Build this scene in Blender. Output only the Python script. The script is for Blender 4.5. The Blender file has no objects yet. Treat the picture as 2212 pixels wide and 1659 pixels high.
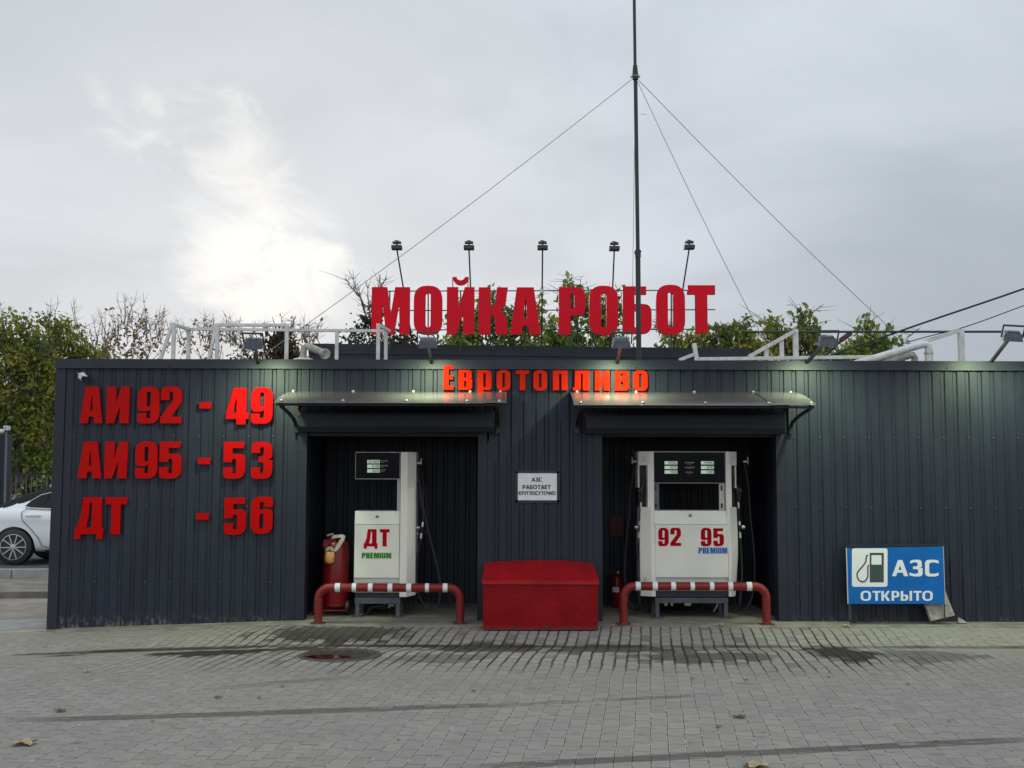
import bpy, bmesh, math, random
from mathutils import Vector, Matrix
random.seed(7)
R = math.radians
C = bpy.context.scene.collection
PI = math.pi

# ---------------------------------------------------------------- camera
FPX, CXP, CYP, EYE = 2400.0, 1106.0, 829.5, 1.58
PITCH = math.atan(200.5 / FPX)
ROLL = 0.0026
cd = bpy.data.cameras.new('camera'); cam = bpy.data.objects.new('camera', cd); C.objects.link(cam)
cd.sensor_width = 36.0; cd.lens = 36.0 * FPX / 2212.0; cd.clip_end = 2000; cd.clip_start = 0.05
CR = Matrix.Rotation(PI / 2 + PITCH, 3, 'X') @ Matrix.Rotation(ROLL, 3, 'Z')
CAM = Vector((0, 0, EYE))
cam.matrix_world = Matrix.Translation(CAM) @ CR.to_4x4()
bpy.context.scene.camera = cam

def ray(px, py):
    return CR @ Vector((px - CXP, CYP - py, -FPX))
def P(px, py, Y):
    d = ray(px, py); return CAM + d * (Y / d.y)
def G(px, py, z=0.0):
    d = ray(px, py); return CAM + d * ((z - EYE) / d.z)
def X(px, Y, py=1100): return P(px, py, Y).x
def Z(py, Y, px=1106): return P(px, py, Y).z

# ---------------------------------------------------------------- node helpers
class NT:
    def __init__(s, tree): s.t = tree; s.n = tree.nodes; s.l = tree.links
    def node(s, typ, ins=None, **props):
        n = s.n.new(typ)
        for k, v in props.items(): setattr(n, k, v)
        for k, v in (ins or {}).items(): s.put(n.inputs[k], v)
        return n
    def put(s, inp, v):
        if isinstance(v, bpy.types.NodeSocket): s.l.new(v, inp)
        elif isinstance(v, (tuple, list)) and len(v) == 3 and inp.type == 'RGBA': inp.default_value = (*v, 1)
        else: inp.default_value = v
    def m(s, op, a, b=0.0, c=0.0, clamp=False):
        n = s.node('ShaderNodeMath', {0: a, 1: b, 2: c}, operation=op); n.use_clamp = clamp; return n.outputs[0]
    def ss(s, a, lo, hi):
        n = s.node('ShaderNodeMapRange', {0: a, 1: lo, 2: hi, 3: 0.0, 4: 1.0}, interpolation_type='SMOOTHSTEP'); return n.outputs[0]
    def mix(s, f, a, b):
        n = s.node('ShaderNodeMix', data_type='RGBA')
        s.put(n.inputs[0], f); s.put(n.inputs[6], a); s.put(n.inputs[7], b); return n.outputs[2]
    def noise(s, vec, scale, detail=3.0, rough=0.55, dist=0.0):
        n = s.node('ShaderNodeTexNoise', {'Scale': scale, 'Detail': detail, 'Roughness': rough, 'Distortion': dist})
        if vec is not None: s.l.new(vec, n.inputs['Vector'])
        return n.outputs[0]
    def xyz(s, v): return s.node('ShaderNodeSeparateXYZ', {0: v}).outputs
    def comb(s, x, y, z=0.0): return s.node('ShaderNodeCombineXYZ', {0: x, 1: y, 2: z}).outputs[0]
    def obj(s): return s.node('ShaderNodeTexCoord').outputs['Object']

# ---------------------------------------------------------------- sky, sun, exposure
SUN_EL, SUN_AZ = R(10.8), R(-12.8)      # behind the clouds, low and left of the building
W = bpy.data.worlds.new('World'); bpy.context.scene.world = W; W.use_nodes = True
wt = NT(W.node_tree); wt.n.clear()
tc = wt.node('ShaderNodeTexCoord').outputs['Generated']
dx, dy, dz = wt.xyz(tc)
sky = wt.node('ShaderNodeTexSky', sky_type='NISHITA', sun_disc=False, sun_elevation=SUN_EL, sun_rotation=SUN_AZ)
S = Vector((math.sin(SUN_AZ) * math.cos(SUN_EL), math.cos(SUN_AZ) * math.cos(SUN_EL), math.sin(SUN_EL)))
zz = wt.m('MAXIMUM', dz, 0.0)
# clouds on a flattened dome, so that the banks stretch sideways near the horizon
den = wt.m('ADD', zz, 0.22)
cu = wt.m('DIVIDE', dx, den); cv = wt.m('DIVIDE', dy, den)
cvec = wt.comb(cu, cv, 0.0)
n1 = wt.noise(cvec, 0.55, 4.0, 0.5, 0.3)
n2 = wt.noise(wt.comb(wt.m('ADD', cu, 7.3), cv), 1.7, 5.0, 0.55, 0.5)
cloud = wt.m('ADD', wt.m('MULTIPLY', n1, 0.55), wt.m('MULTIPLY', n2, 0.45))
cl = wt.ss(cloud, 0.36, 0.64)
base = wt.mix(cl, (0.53, 0.58, 0.64), (0.73, 0.785, 0.85))
# heavier bank low on the right
dark = wt.m('MULTIPLY', wt.ss(dx, 0.02, 0.42), wt.m('SUBTRACT', 1.0, wt.ss(dz, 0.12, 0.42)))
dark = wt.m('MULTIPLY', dark, wt.ss(dy, 0.0, 0.5))
base = wt.mix(wt.m('MULTIPLY', dark, 0.8), base, (0.40, 0.44, 0.50))
# thin cloud lit from behind around the hidden sun
dot = wt.node('ShaderNodeVectorMath', operation='DOT_PRODUCT'); wt.l.new(tc, dot.inputs[0]); dot.inputs[1].default_value = S
n3 = wt.noise(wt.comb(wt.m('MULTIPLY', dx, 9.0), wt.m('MULTIPLY', dz, 13.0), 3.1), 1.3, 6.0, 0.62, 0.9)
nz_ = wt.m('MULTIPLY', wt.m('SUBTRACT', n3, 0.52), 0.0085)
def lobe(az, el, lo, hi):
    v = Vector((math.sin(R(az)) * math.cos(R(el)), math.cos(R(az)) * math.cos(R(el)), math.sin(R(el))))
    d_ = wt.node('ShaderNodeVectorMath', operation='DOT_PRODUCT'); wt.l.new(tc, d_.inputs[0]); d_.inputs[1].default_value = v
    return wt.ss(wt.m('ADD', d_.outputs['Value'], nz_), lo, hi)
g1 = wt.m('MAXIMUM', lobe(-12.6, 10.3, 0.9962, 1.0007), wt.m('MULTIPLY', lobe(-13.8, 15.0, 0.9975, 1.0014), 0.7))
g1 = wt.m('MAXIMUM', g1, wt.m('MULTIPLY', lobe(-18.3, 16.8, 0.9986, 1.0008), 0.45))
g2 = wt.ss(dot.outputs['Value'], 0.91, 1.0)
base = wt.mix(wt.m('MULTIPLY', g2, 0.38), base, (0.84, 0.84, 0.845))
base = wt.mix(g1, base, (1.08, 1.05, 1.00))
low = wt.m('SUBTRACT', 1.0, wt.ss(dz, 0.0, 0.20))
base = wt.mix(wt.m('MULTIPLY', wt.m('MULTIPLY', low, 0.5), wt.m('SUBTRACT', 1.0, dark)), base, (0.80, 0.795, 0.79))
# cloud deck brighter overhead; unseen sky behind the camera raised to light the facade
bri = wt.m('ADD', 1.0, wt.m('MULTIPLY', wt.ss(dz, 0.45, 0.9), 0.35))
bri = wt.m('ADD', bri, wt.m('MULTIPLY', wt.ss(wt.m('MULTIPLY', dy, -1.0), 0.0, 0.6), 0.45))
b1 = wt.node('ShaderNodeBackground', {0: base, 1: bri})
b2 = wt.node('ShaderNodeBackground', {0: sky.outputs[0], 1: 0.05})
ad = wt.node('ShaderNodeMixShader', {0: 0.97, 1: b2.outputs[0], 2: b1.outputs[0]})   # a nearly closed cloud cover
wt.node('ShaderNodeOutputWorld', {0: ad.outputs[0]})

sl = bpy.data.lights.new('sun', 'SUN'); sl.energy = 0.5; sl.angle = R(20); sl.color = (1, 0.95, 0.88)
so = bpy.data.objects.new('sun', sl); C.objects.link(so); so.rotation_euler = S.to_track_quat('Z', 'Y').to_euler()
vs = bpy.context.scene.view_settings
vs.view_transform = 'Standard'; vs.look = 'None'; vs.gamma = 1.0; vs.exposure = 0.0; vs.use_curve_mapping = False

# ---------------------------------------------------------------- materials
def mat(name, col, rough=0.5, metal=0.0, var=0.0, vscale=6.0, bump=0.0, bscale=60.0, spec=0.5, col2=None, coat=0.0, stretch=None, rvar=0.0):
    m = bpy.data.materials.new(name); m.use_nodes = True; t = NT(m.node_tree); t.n.clear()
    b = t.node('ShaderNodeBsdfPrincipled', {'Base Color': col, 'Roughness': rough, 'Metallic': metal, 'Specular IOR Level': spec, 'Coat Weight': coat})
    o = t.obj()
    if stretch: o = t.node('ShaderNodeMapping', {0: o, 3: stretch}).outputs[0]
    if var or col2:
        c2 = col2 or tuple(max(0, c * (1 - var)) for c in col); c1 = col if col2 else tuple(min(1, c * (1 + var * .6)) for c in col)
        f = t.ss(t.noise(o, vscale, 5.0, 0.6), 0.35, 0.65)
        t.put(b.inputs['Base Color'], t.mix(f, c1, c2))
    if rvar: t.put(b.inputs['Roughness'], t.m('ADD', rough - rvar / 2, t.m('MULTIPLY', t.noise(o, vscale * 1.7, 4.0), rvar)))
    if bump:
        bn = t.node('ShaderNodeBump', {'Strength': bump, 'Distance': 0.01, 'Height': t.noise(o, bscale, 3.0)})
        t.put(b.inputs['Normal'], bn.outputs[0])
    t.node('ShaderNodeOutputMaterial', {0: b.outputs[0]})
    return m

def mat_wall(name, col, dirt=True):
    m = bpy.data.materials.new(name); m.use_nodes = True; t = NT(m.node_tree); t.n.clear()
    o = t.obj(); x, y, z = t.xyz(o)
    b = t.node('ShaderNodeBsdfPrincipled', {'Roughness': 0.5, 'Specular IOR Level': 0.35})
    n = t.noise(t.comb(t.m('MULTIPLY', x, 1.0), y, t.m('MULTIPLY', z, 0.25)), 3.0, 5.0, 0.6)
    c = t.mix(t.ss(n, 0.3, 0.7), tuple(v * 0.82 for v in col), tuple(v * 1.18 for v in col))
    # grit and splash marks along the foot of the sheets
    sp = t.noise(t.comb(t.m('MULTIPLY', x, 3.0), y, t.m('MULTIPLY', z, 1.5)), 9.0, 5.0, 0.7)
    ft = t.m('SUBTRACT', 1.0, t.ss(t.m('SUBTRACT', z, t.m('MULTIPLY', t.noise(o, 4.0), 0.10)), -0.12, 0.06))
    dm = t.m('MULTIPLY', ft, t.ss(sp, 0.48, 0.62))
    c = t.mix(t.m('MULTIPLY', dm, 0.55), c, (0.24, 0.22, 0.18))
    stn = t.m('MULTIPLY', t.ss(t.noise(t.comb(t.m('MULTIPLY', x, 9.0), y, t.m('MULTIPLY', z, 0.5)), 3.0, 4.0, 0.6), 0.60, 0.75), 0.25)
    c = t.mix(stn, c, tuple(v * 1.9 + 0.01 for v in col))
    t.put(b.inputs['Base Color'], c)
    t.put(b.inputs['Roughness'], t.m('ADD', 0.40, t.m('MULTIPLY', n, 0.2)))
    bn = t.node('ShaderNodeBump', {'Strength': 0.30, 'Distance': 0.006, 'Height': t.m('ADD', t.m('MULTIPLY', t.noise(o, 45.0, 3.0), 0.3), t.m('MULTIPLY', t.noise(t.comb(x, y, t.m('MULTIPLY', z, 0.6)), 3.5, 2.0), 3.0))})
    t.put(b.inputs['Normal'], bn.outputs[0])
    t.node('ShaderNodeOutputMaterial', {0: b.outputs[0]})
    return m

def mat_chipped(name, col, chip, thr=0.66, scale=14.0, foot=None, rough=0.35, spec=0.25):
    """old paint: uneven tone, scuffs, and chips down to rusty metal, more of them near the foot"""
    m = bpy.data.materials.new(name); m.use_nodes = True; t = NT(m.node_tree); t.n.clear()
    o = t.obj(); x, y, z = t.xyz(o)
    n = t.noise(o, 3.0, 5.0, 0.6); f = t.noise(o, scale, 5.0, 0.7)
    c = t.mix(t.ss(n, 0.3, 0.7), tuple(v * 0.82 for v in col), tuple(v * 1.12 for v in col))
    scuff = t.m('MULTIPLY', t.ss(t.noise(t.comb(t.m('MULTIPLY', x, 2.0), y, t.m('MULTIPLY', z, 14.0)), 5.0, 4.0, 0.6), 0.60, 0.70), 0.35)
    c = t.mix(scuff, c, tuple(min(1, v * 1.3 + 0.03) for v in col))
    k = f if foot is None else t.m('ADD', f, t.m('MULTIPLY', t.m('SUBTRACT', 1.0, t.ss(z, foot[0], foot[1])), 0.16))
    ch = t.ss(k, thr, thr + 0.015)
    c = t.mix(ch, c, chip)
    if foot is not None:
        c = t.mix(t.m('MULTIPLY', t.m('SUBTRACT', 1.0, t.ss(t.m('ADD', z, t.m('MULTIPLY', n, 0.06)), foot[0], foot[0] + 0.09)), 0.5), c, (0.10, 0.075, 0.06))
    b = t.node('ShaderNodeBsdfPrincipled', {'Base Color': c, 'Specular IOR Level': spec})
    t.put(b.inputs['Roughness'], t.m('ADD', rough - 0.1, t.m('ADD', t.m('MULTIPLY', n, 0.2), t.m('MULTIPLY', ch, 0.3))))
    h = t.m('SUBTRACT', t.m('MULTIPLY', t.noise(o, 2.6, 2.0), 1.2), t.m('MULTIPLY', ch, 0.12))
    bn = t.node('ShaderNodeBump', {'Strength': 0.35, 'Distance': 0.012, 'Height': h}); t.put(b.inputs['Normal'], bn.outputs[0])
    t.node('ShaderNodeOutputMaterial', {0: b.outputs[0]})
    return m

def mat_leaf(name, c1, c2, c3):
    m = bpy.data.materials.new(name); m.use_nodes = True; t = NT(m.node_tree); t.n.clear()
    g = t.node('ShaderNodeNewGeometry').outputs['Random Per Island']
    n = t.noise(t.obj(), 1.1, 3.0)
    f = t.m('ADD', t.m('MULTIPLY', g, 0.65), t.m('MULTIPLY', t.ss(n, 0.35, 0.65), 0.35))
    r = t.node('ShaderNodeValToRGB', {0: f}); e = r.color_ramp.elements
    e[0].position = 0.1; e[0].color = (*c1, 1); e[1].position = 0.9; e[1].color = (*c3, 1)
    q = e.new(0.55); q.color = (*c2, 1)
    d = t.node('ShaderNodeBsdfPrincipled', {'Base Color': r.outputs[0], 'Roughness': 0.55, 'Specular IOR Level': 0.3})
    tr = t.node('ShaderNodeBsdfTranslucent', {0: r.outputs[0]})
    mx = t.node('ShaderNodeMixShader', {0: 0.45, 1: d.outputs[0], 2: tr.outputs[0]})
    t.node('ShaderNodeOutputMaterial', {0: mx.outputs[0]})
    return m

def mat_emit(name, col, st):
    m = bpy.data.materials.new(name); m.use_nodes = True; t = NT(m.node_tree); t.n.clear()
    e = t.node('ShaderNodeEmission', {0: col, 1: st}); t.node('ShaderNodeOutputMaterial', {0: e.outputs[0]}); return m

GRAPH = (0.0155, 0.0198, 0.0325)
M = {}
M['wall'] = mat_wall('graphite_sheet', GRAPH)
M['trim'] = mat('graphite_trim', (0.020, 0.024, 0.035), 0.45, var=0.12, vscale=2.0, bump=0.08, bscale=30, spec=0.3)
M['roof'] = mat('roof_sheet', (0.12, 0.12, 0.125), 0.7, var=0.2)
M['red_acryl'] = mat('red_acrylic', (0.46, 0.0036, 0.003), 0.18, var=0.06, vscale=2, spec=0.07)
M['red_floodlit'] = mat('floodlit_red_acrylic', (0.60, 0.016, 0.002), 0.18, var=0.06, vscale=2, spec=0.07)  # red acrylic with the orange of strong floodlight put into its colour
M['red_side'] = mat('red_return', (0.30, 0.006, 0.010), 0.4)
M['red_roof'] = mat('red_letter_face', (0.70, 0.003, 0.017), 0.5, var=0.05, vscale=2, spec=0.15)
M['red_box'] = mat_chipped('red_box_paint', (0.235, 0.001, 0.004), (0.05, 0.022, 0.015), 0.70, 16.0, (0.0, 0.16), 0.32, 0.2)
M['red_lid'] = mat_chipped('red_lid_paint', (0.35, 0.004, 0.008), (0.13, 0.01, 0.01), 0.665, 7.0, None, 0.30, 0.35)
M['red_pipe'] = mat_chipped('red_pipe_paint', (0.21, 0.019, 0.017), (0.07, 0.030, 0.022), 0.685, 20.0, (0.02, 0.14), 0.42, 0.3)
M['red_ext'] = mat('red_tank_paint', (0.20, 0.004, 0.008), 0.35, var=0.12, vscale=8.0)
M['white'] = mat('white_paint', (0.70, 0.70, 0.66), 0.4, var=0.06, vscale=6.0)
M['rail'] = mat('white_rail_paint', (0.62, 0.61, 0.58), 0.5, var=0.15, vscale=9.0)
M['band'] = mat('white_band', (0.74, 0.75, 0.74), 0.5, var=0.10, vscale=30)
M['disp'] = mat('dispenser_white', (0.80, 0.775, 0.68), 0.35, var=0.04, vscale=3.0, spec=0.4)
M['disp2'] = mat('dispenser_light', (0.84, 0.82, 0.72), 0.32, var=0.04, vscale=3.0, spec=0.4)
M['dispg'] = mat('dispenser_grey', (0.54, 0.53, 0.49), 0.4, var=0.05, vscale=3.0)
M['black'] = mat('black_plastic', (0.010, 0.011, 0.013), 0.45)
M['glassblk'] = mat('black_display_glass', (0.004, 0.005, 0.008), 0.06, spec=0.06)
M['rubber'] = mat('rubber', (0.016, 0.017, 0.020), 0.55)
M['blkmetal'] = mat('black_metal', (0.014, 0.014, 0.015), 0.45, var=0.2)
M['stand'] = mat('grey_stand', (0.075, 0.090, 0.105), 0.5, var=0.25, vscale=12)
M['plinth'] = mat('dark_plinth', (0.018, 0.021, 0.027), 0.5)
M['lcd'] = mat_emit('lcd_backlight', (0.62, 0.78, 0.64), 0.62)
M['lcdd'] = mat('lcd_digit', (0.06, 0.09, 0.07), 0.5)
M['steel'] = mat('steel', (0.45, 0.45, 0.44), 0.35, 0.85, var=0.15)
M['galv'] = mat('zinc', (0.38, 0.38, 0.36), 0.4, 0.4)
M['brass'] = mat('brass', (0.55, 0.42, 0.25), 0.4, 0.6)
M['ink'] = mat('black_ink', (0.012, 0.012, 0.013), 0.6)
M['paper'] = mat('paper', (0.80, 0.80, 0.80), 0.4, var=0.05, vscale=12)
M['tape'] = mat('black_tape', (0.012, 0.012, 0.014), 0.25)
M['bluesign'] = mat('blue_sign', (0.001, 0.098, 0.34), 0.35, spec=0.15, var=0.10, vscale=3.0)
M['signwhite'] = mat('sign_white', (0.62, 0.62, 0.60), 0.4)
M['signgreen'] = mat('sign_green', (0.010, 0.035, 0.030), 0.4)
M['green_ink'] = mat('green_ink', (0.03, 0.22, 0.012), 0.4, spec=0.05)
M['blue_ink'] = mat('blue_ink', (0.002, 0.15, 0.45), 0.4, spec=0.05)
M['red_ink'] = mat('red_ink', (0.42, 0.001, 0.008), 0.4, spec=0.05)
M['flood'] = mat('flood_grey', (0.12, 0.14, 0.16), 0.45, 0.2, var=0.2, vscale=20)
M['flooddark'] = mat('flood_dark', (0.03, 0.032, 0.035), 0.5)
M['mast'] = mat('mast_dark', (0.022, 0.020, 0.022), 0.5, var=0.25, vscale=7)
M['wire'] = mat('wire', (0.34, 0.33, 0.30), 0.5, 0.3)
M['beige'] = mat('beige_pipe', (0.36, 0.34, 0.29), 0.55, var=0.25, vscale=14)
M['beige_hose'] = mat('canvas_hose', (0.50, 0.46, 0.36), 0.8, var=0.2, vscale=20)
M['pouch'] = mat('orange_pouch', (0.60, 0.30, 0.09), 0.8, var=0.15, vscale=20, bump=0.3, bscale=18)
M['slab'] = mat('old_slab', (0.24, 0.20, 0.17), 0.85, col2=(0.36, 0.34, 0.30), vscale=14, bump=0.5, bscale=60)
M['bark'] = mat('bark', (0.085, 0.070, 0.055), 0.85, var=0.3, vscale=10, bump=0.5, bscale=30)
M['barkgrey'] = mat('bark_grey', (0.20, 0.175, 0.15), 0.85, var=0.3, vscale=10)
M['carwhite'] = mat('car_white', (0.82, 0.83, 0.83), 0.2, coat=0.8)
M['carblack'] = mat('car_black', (0.008, 0.009, 0.011), 0.3, spec=0.2)
M['carglass'] = mat('car_glass', (0.008, 0.009, 0.010), 0.06, spec=0.2)
M['chrome'] = mat('chrome', (0.6, 0.6, 0.62), 0.15, 1.0)
M['alloy'] = mat('alloy', (0.50, 0.50, 0.51), 0.35, 0.5)
M['screw'] = mat('screw_head', (0.10, 0.11, 0.13), 0.4, 0.3)
M['taillight'] = mat('tail_light', (0.30, 0.004, 0.006), 0.15)
M['leaf_green'] = mat_leaf('leaf_green', (0.096, 0.150, 0.038), (0.232, 0.286, 0.058), (0.463, 0.354, 0.071))
M['leaf_deep'] = mat_leaf('leaf_deep', (0.085, 0.153, 0.046), (0.192, 0.286, 0.060), (0.420, 0.420, 0.085))
M['leaf_brown'] = mat_leaf('leaf_brown', (0.155, 0.095, 0.045), (0.281, 0.175, 0.068), (0.450, 0.240, 0.062))
M['leaf_ivy'] = mat_leaf('leaf_ivy', (0.050, 0.034, 0.022), (0.092, 0.064, 0.037), (0.218, 0.168, 0.076))
M['leaf_dark'] = mat_leaf('leaf_dark', (0.024, 0.031, 0.014), (0.042, 0.050, 0.022), (0.084, 0.078, 0.036))
M['lens'] = mat_emit('lamp_lens', (0.85, 1.0, 0.70), 12.0)

# ---------------------------------------------------------------- mesh builder
class MB:
    def __init__(s): s.v = []; s.f = []
    def add(s, vs, fs):
        o = len(s.v); s.v += [tuple(v) for v in vs]; s.f += [tuple(i + o for i in f) for f in fs]; return s
    def box(s, x0, x1, y0, y1, z0, z1):
        if x0 > x1: x0, x1 = x1, x0
        if y0 > y1: y0, y1 = y1, y0
        if z0 > z1: z0, z1 = z1, z0
        return s.add([(x0, y0, z0), (x1, y0, z0), (x1, y1, z0), (x0, y1, z0), (x0, y0, z1), (x1, y0, z1), (x1, y1, z1), (x0, y1, z1)],
                     [(0, 3, 2, 1), (4, 5, 6, 7), (0, 1, 5, 4), (1, 2, 6, 5), (2, 3, 7, 6), (3, 0, 4, 7)])
    def hexa(s, q0, q1):   # two quads, joined
        return s.add(list(q0) + list(q1), [(0, 3, 2, 1), (4, 5, 6, 7), (0, 1, 5, 4), (1, 2, 6, 5), (2, 3, 7, 6), (3, 0, 4, 7)])
    def bar(s, a, b, w, h=None, up=Vector((0, 0, 1))):   # square bar from a to b
        h = h or w; a = Vector(a); b = Vector(b); d = (b - a).normalized()
        if abs(d.dot(up)) > 0.98: up = Vector((0, 1, 0))
        u = d.cross(up).normalized() * w / 2; v = u.cross(d).normalized() * h / 2
        return s.hexa([a - u - v, a + u - v, a + u + v, a - u + v], [b - u - v, b + u - v, b + u + v, b - u + v])
    def tube(s, pts, r, n=8, cap=True):
        pts = [Vector(p) for p in pts]; rs = r if isinstance(r, (list, tuple)) else [r] * len(pts)
        o = len(s.v); ref = None
        for i, p in enumerate(pts):
            d = (pts[min(i + 1, len(pts) - 1)] - pts[max(i - 1, 0)]).normalized()
            if ref is None: ref = d.orthogonal().normalized()
            u = (ref - d * ref.dot(d)).normalized(); ref = u; w = d.cross(u)
            for k in range(n):
                a = 2 * PI * k / n; s.v.append(tuple(p + (u * math.cos(a) + w * math.sin(a)) * rs[i]))
        for i in range(len(pts) - 1):
            for k in range(n):
                k2 = (k + 1) % n; b = o + i * n
                s.f.append((b + k, b + k2, b + n + k2, b + n + k))
        if cap:
            s.f.append(tuple(o + k for k in reversed(range(n)))); e = o + (len(pts) - 1) * n; s.f.append(tuple(e + k for k in range(n)))
        return s
    def lathe(s, prof, c=(0, 0, 0), n=24, axis='Z'):   # prof: (radius, height)
        o = len(s.v); c = Vector(c)
        for r, h in prof:
            for k in range(n):
                a = 2 * PI * k / n; p = (r * math.cos(a), r * math.sin(a), h)
                if axis == 'Y': p = (p[0], p[2], p[1])
                if axis == 'X': p = (p[2], p[0], p[1])
                s.v.append(tuple(c + Vector(p)))
        for i in range(len(prof) - 1):
            for k in range(n):
                k2 = (k + 1) % n; b = o + i * n; s.f.append((b + k, b + k2, b + n + k2, b + n + k))
        s.f.append(tuple(o + k for k in reversed(range(n)))); e = o + (len(prof) - 1) * n; s.f.append(tuple(e + k for k in range(n)))
        return s
    def prism(s, poly, x0, x1):   # poly in (y,z), swept along x
        n = len(poly); o = len(s.v)
        for x in (x0, x1): s.v += [(x, y, z) for y, z in poly]
        s.f += [(o + i, o + (i + 1) % n, o + n + (i + 1) % n, o + n + i) for i in range(n)]
        s.f += [tuple(o + i for i in reversed(range(n))), tuple(o + n + i for i in range(n))]
        return s
    def prismy(s, poly, y0, y1):  # poly in (x,z), swept along y
        n = len(poly); o = len(s.v)
        for y in (y0, y1): s.v += [(x, y, z) for x, z in poly]
        s.f += [(o + i, o + (i + 1) % n, o + n + (i + 1) % n, o + n + i) for i in range(n)]
        s.f += [tuple(o + i for i in reversed(range(n))), tuple(o + n + i for i in range(n))]
        return s
    def build(s, name, m, parent=None, bevel=0.0, smooth=False, seg=2, recalc=True):
        me = bpy.data.meshes.new(name); me.from_pydata(s.v, [], s.f); me.update()
        if recalc or bevel:
            bm = bmesh.new(); bm.from_mesh(me)
            if recalc: bmesh.ops.recalc_face_normals(bm, faces=bm.faces)
            if bevel:
                es = [e for e in bm.edges if len(e.link_faces) == 2 and e.calc_face_angle(0) > 0.6]
                bmesh.ops.bevel(bm, geom=es, offset=bevel, segments=seg, profile=0.5, affect='EDGES', clamp_overlap=True)
            bm.to_mesh(me); bm.free()
        return link(name, me, m, parent, smooth)

LOC = {}
def link(name, me, m, parent=None, smooth=False):
    me.materials.clear(); me.materials.append(M[m] if isinstance(m, str) else m)
    if smooth:
        me.polygons.foreach_set('use_smooth', [True] * len(me.polygons))
        try: me.set_sharp_from_angle(angle=R(40))
        except Exception: pass
    o = bpy.data.objects.new(name, me); C.objects.link(o)
    if parent:
        o.parent = parent
        if LOC.get(parent.name) is not None:
            o.matrix_parent_inverse = Matrix.Translation(-LOC[parent.name])
        LOC[o.name] = Vector((0, 0, 0)) if LOC.get(parent.name) is not None else None
    else: LOC[o.name] = Vector((0, 0, 0))
    return o

def tag(o, label, cat, group=None):
    o['label'] = label; o['category'] = cat
    if group: o['group'] = group
    return o
def thing(name, loc, label, cat, group=None, rot=None):
    o = bpy.data.objects.new(name, None); C.objects.link(o); o.location = loc; o.empty_display_size = 0.1
    if rot is not None: o.rotation_euler = rot; LOC[o.name] = None      # children then use local coordinates
    else: LOC[o.name] = Vector(loc)
    return tag(o, label, cat, group)
def struct(o, kind='structure'): o['kind'] = kind; return o

# ---------------------------------------------------------------- lettering
def rnd(pts, n=6):      # (x, y[, radius]) -> outline with rounded corners
    out = []
    for i, p in enumerate(pts):
        if len(p) == 2 or p[2] <= 0: out.append((p[0], p[1])); continue
        a = Vector(pts[i - 1][:2]); b = Vector(p[:2]); c = Vector(pts[(i + 1) % len(pts)][:2]); r = p[2]
        u = (a - b); v = (c - b); lu, lv = u.length, v.length
        u.normalize(); v.normalize(); ang = u.angle(v); d = min(r / math.tan(ang / 2), lu * 0.499, lv * 0.499)
        p0 = b + u * d; p1 = b + v * d
        for k in range(n + 1):
            t = k / n
            w = 0.41 + 0.0 * r
            q = p0 * (1 - t) ** 2 + b * 2 * t * (1 - t) + p1 * t * t
            # pull the quadratic towards a circle
            out.append((q.x, q.y))
    return out
def hole(x0, y0, x1, y1, r=0.045): return [(x0, y0, r), (x1, y0, r), (x1, y1, r), (x0, y1, r)]
def arc(cx, cy, rx, ry, a0, a1, n=12): return [(cx + rx * math.cos(R(a0 + (a1 - a0) * k / n)), cy + ry * math.sin(R(a0 + (a1 - a0) * k / n))) for k in range(n + 1)]
I_ = [(0, 0), (.2, 0), (.34, .45), (.34, 0), (.575, 0), (.575, 1), (.375, 1), (.235, .55), (.235, 1), (0, 1)]
n9 = [[(0, .28), (0, 0, .24), (.6, 0, .26), (.6, 1, .27), (0, 1, .27), (0, .33, .22), (.28, .33, .06), (.36, .37), (.36, .14, .05), (.245, .14, .05), (.245, .28)], hole(.245, .46, .36, .86, .055)]
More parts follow.
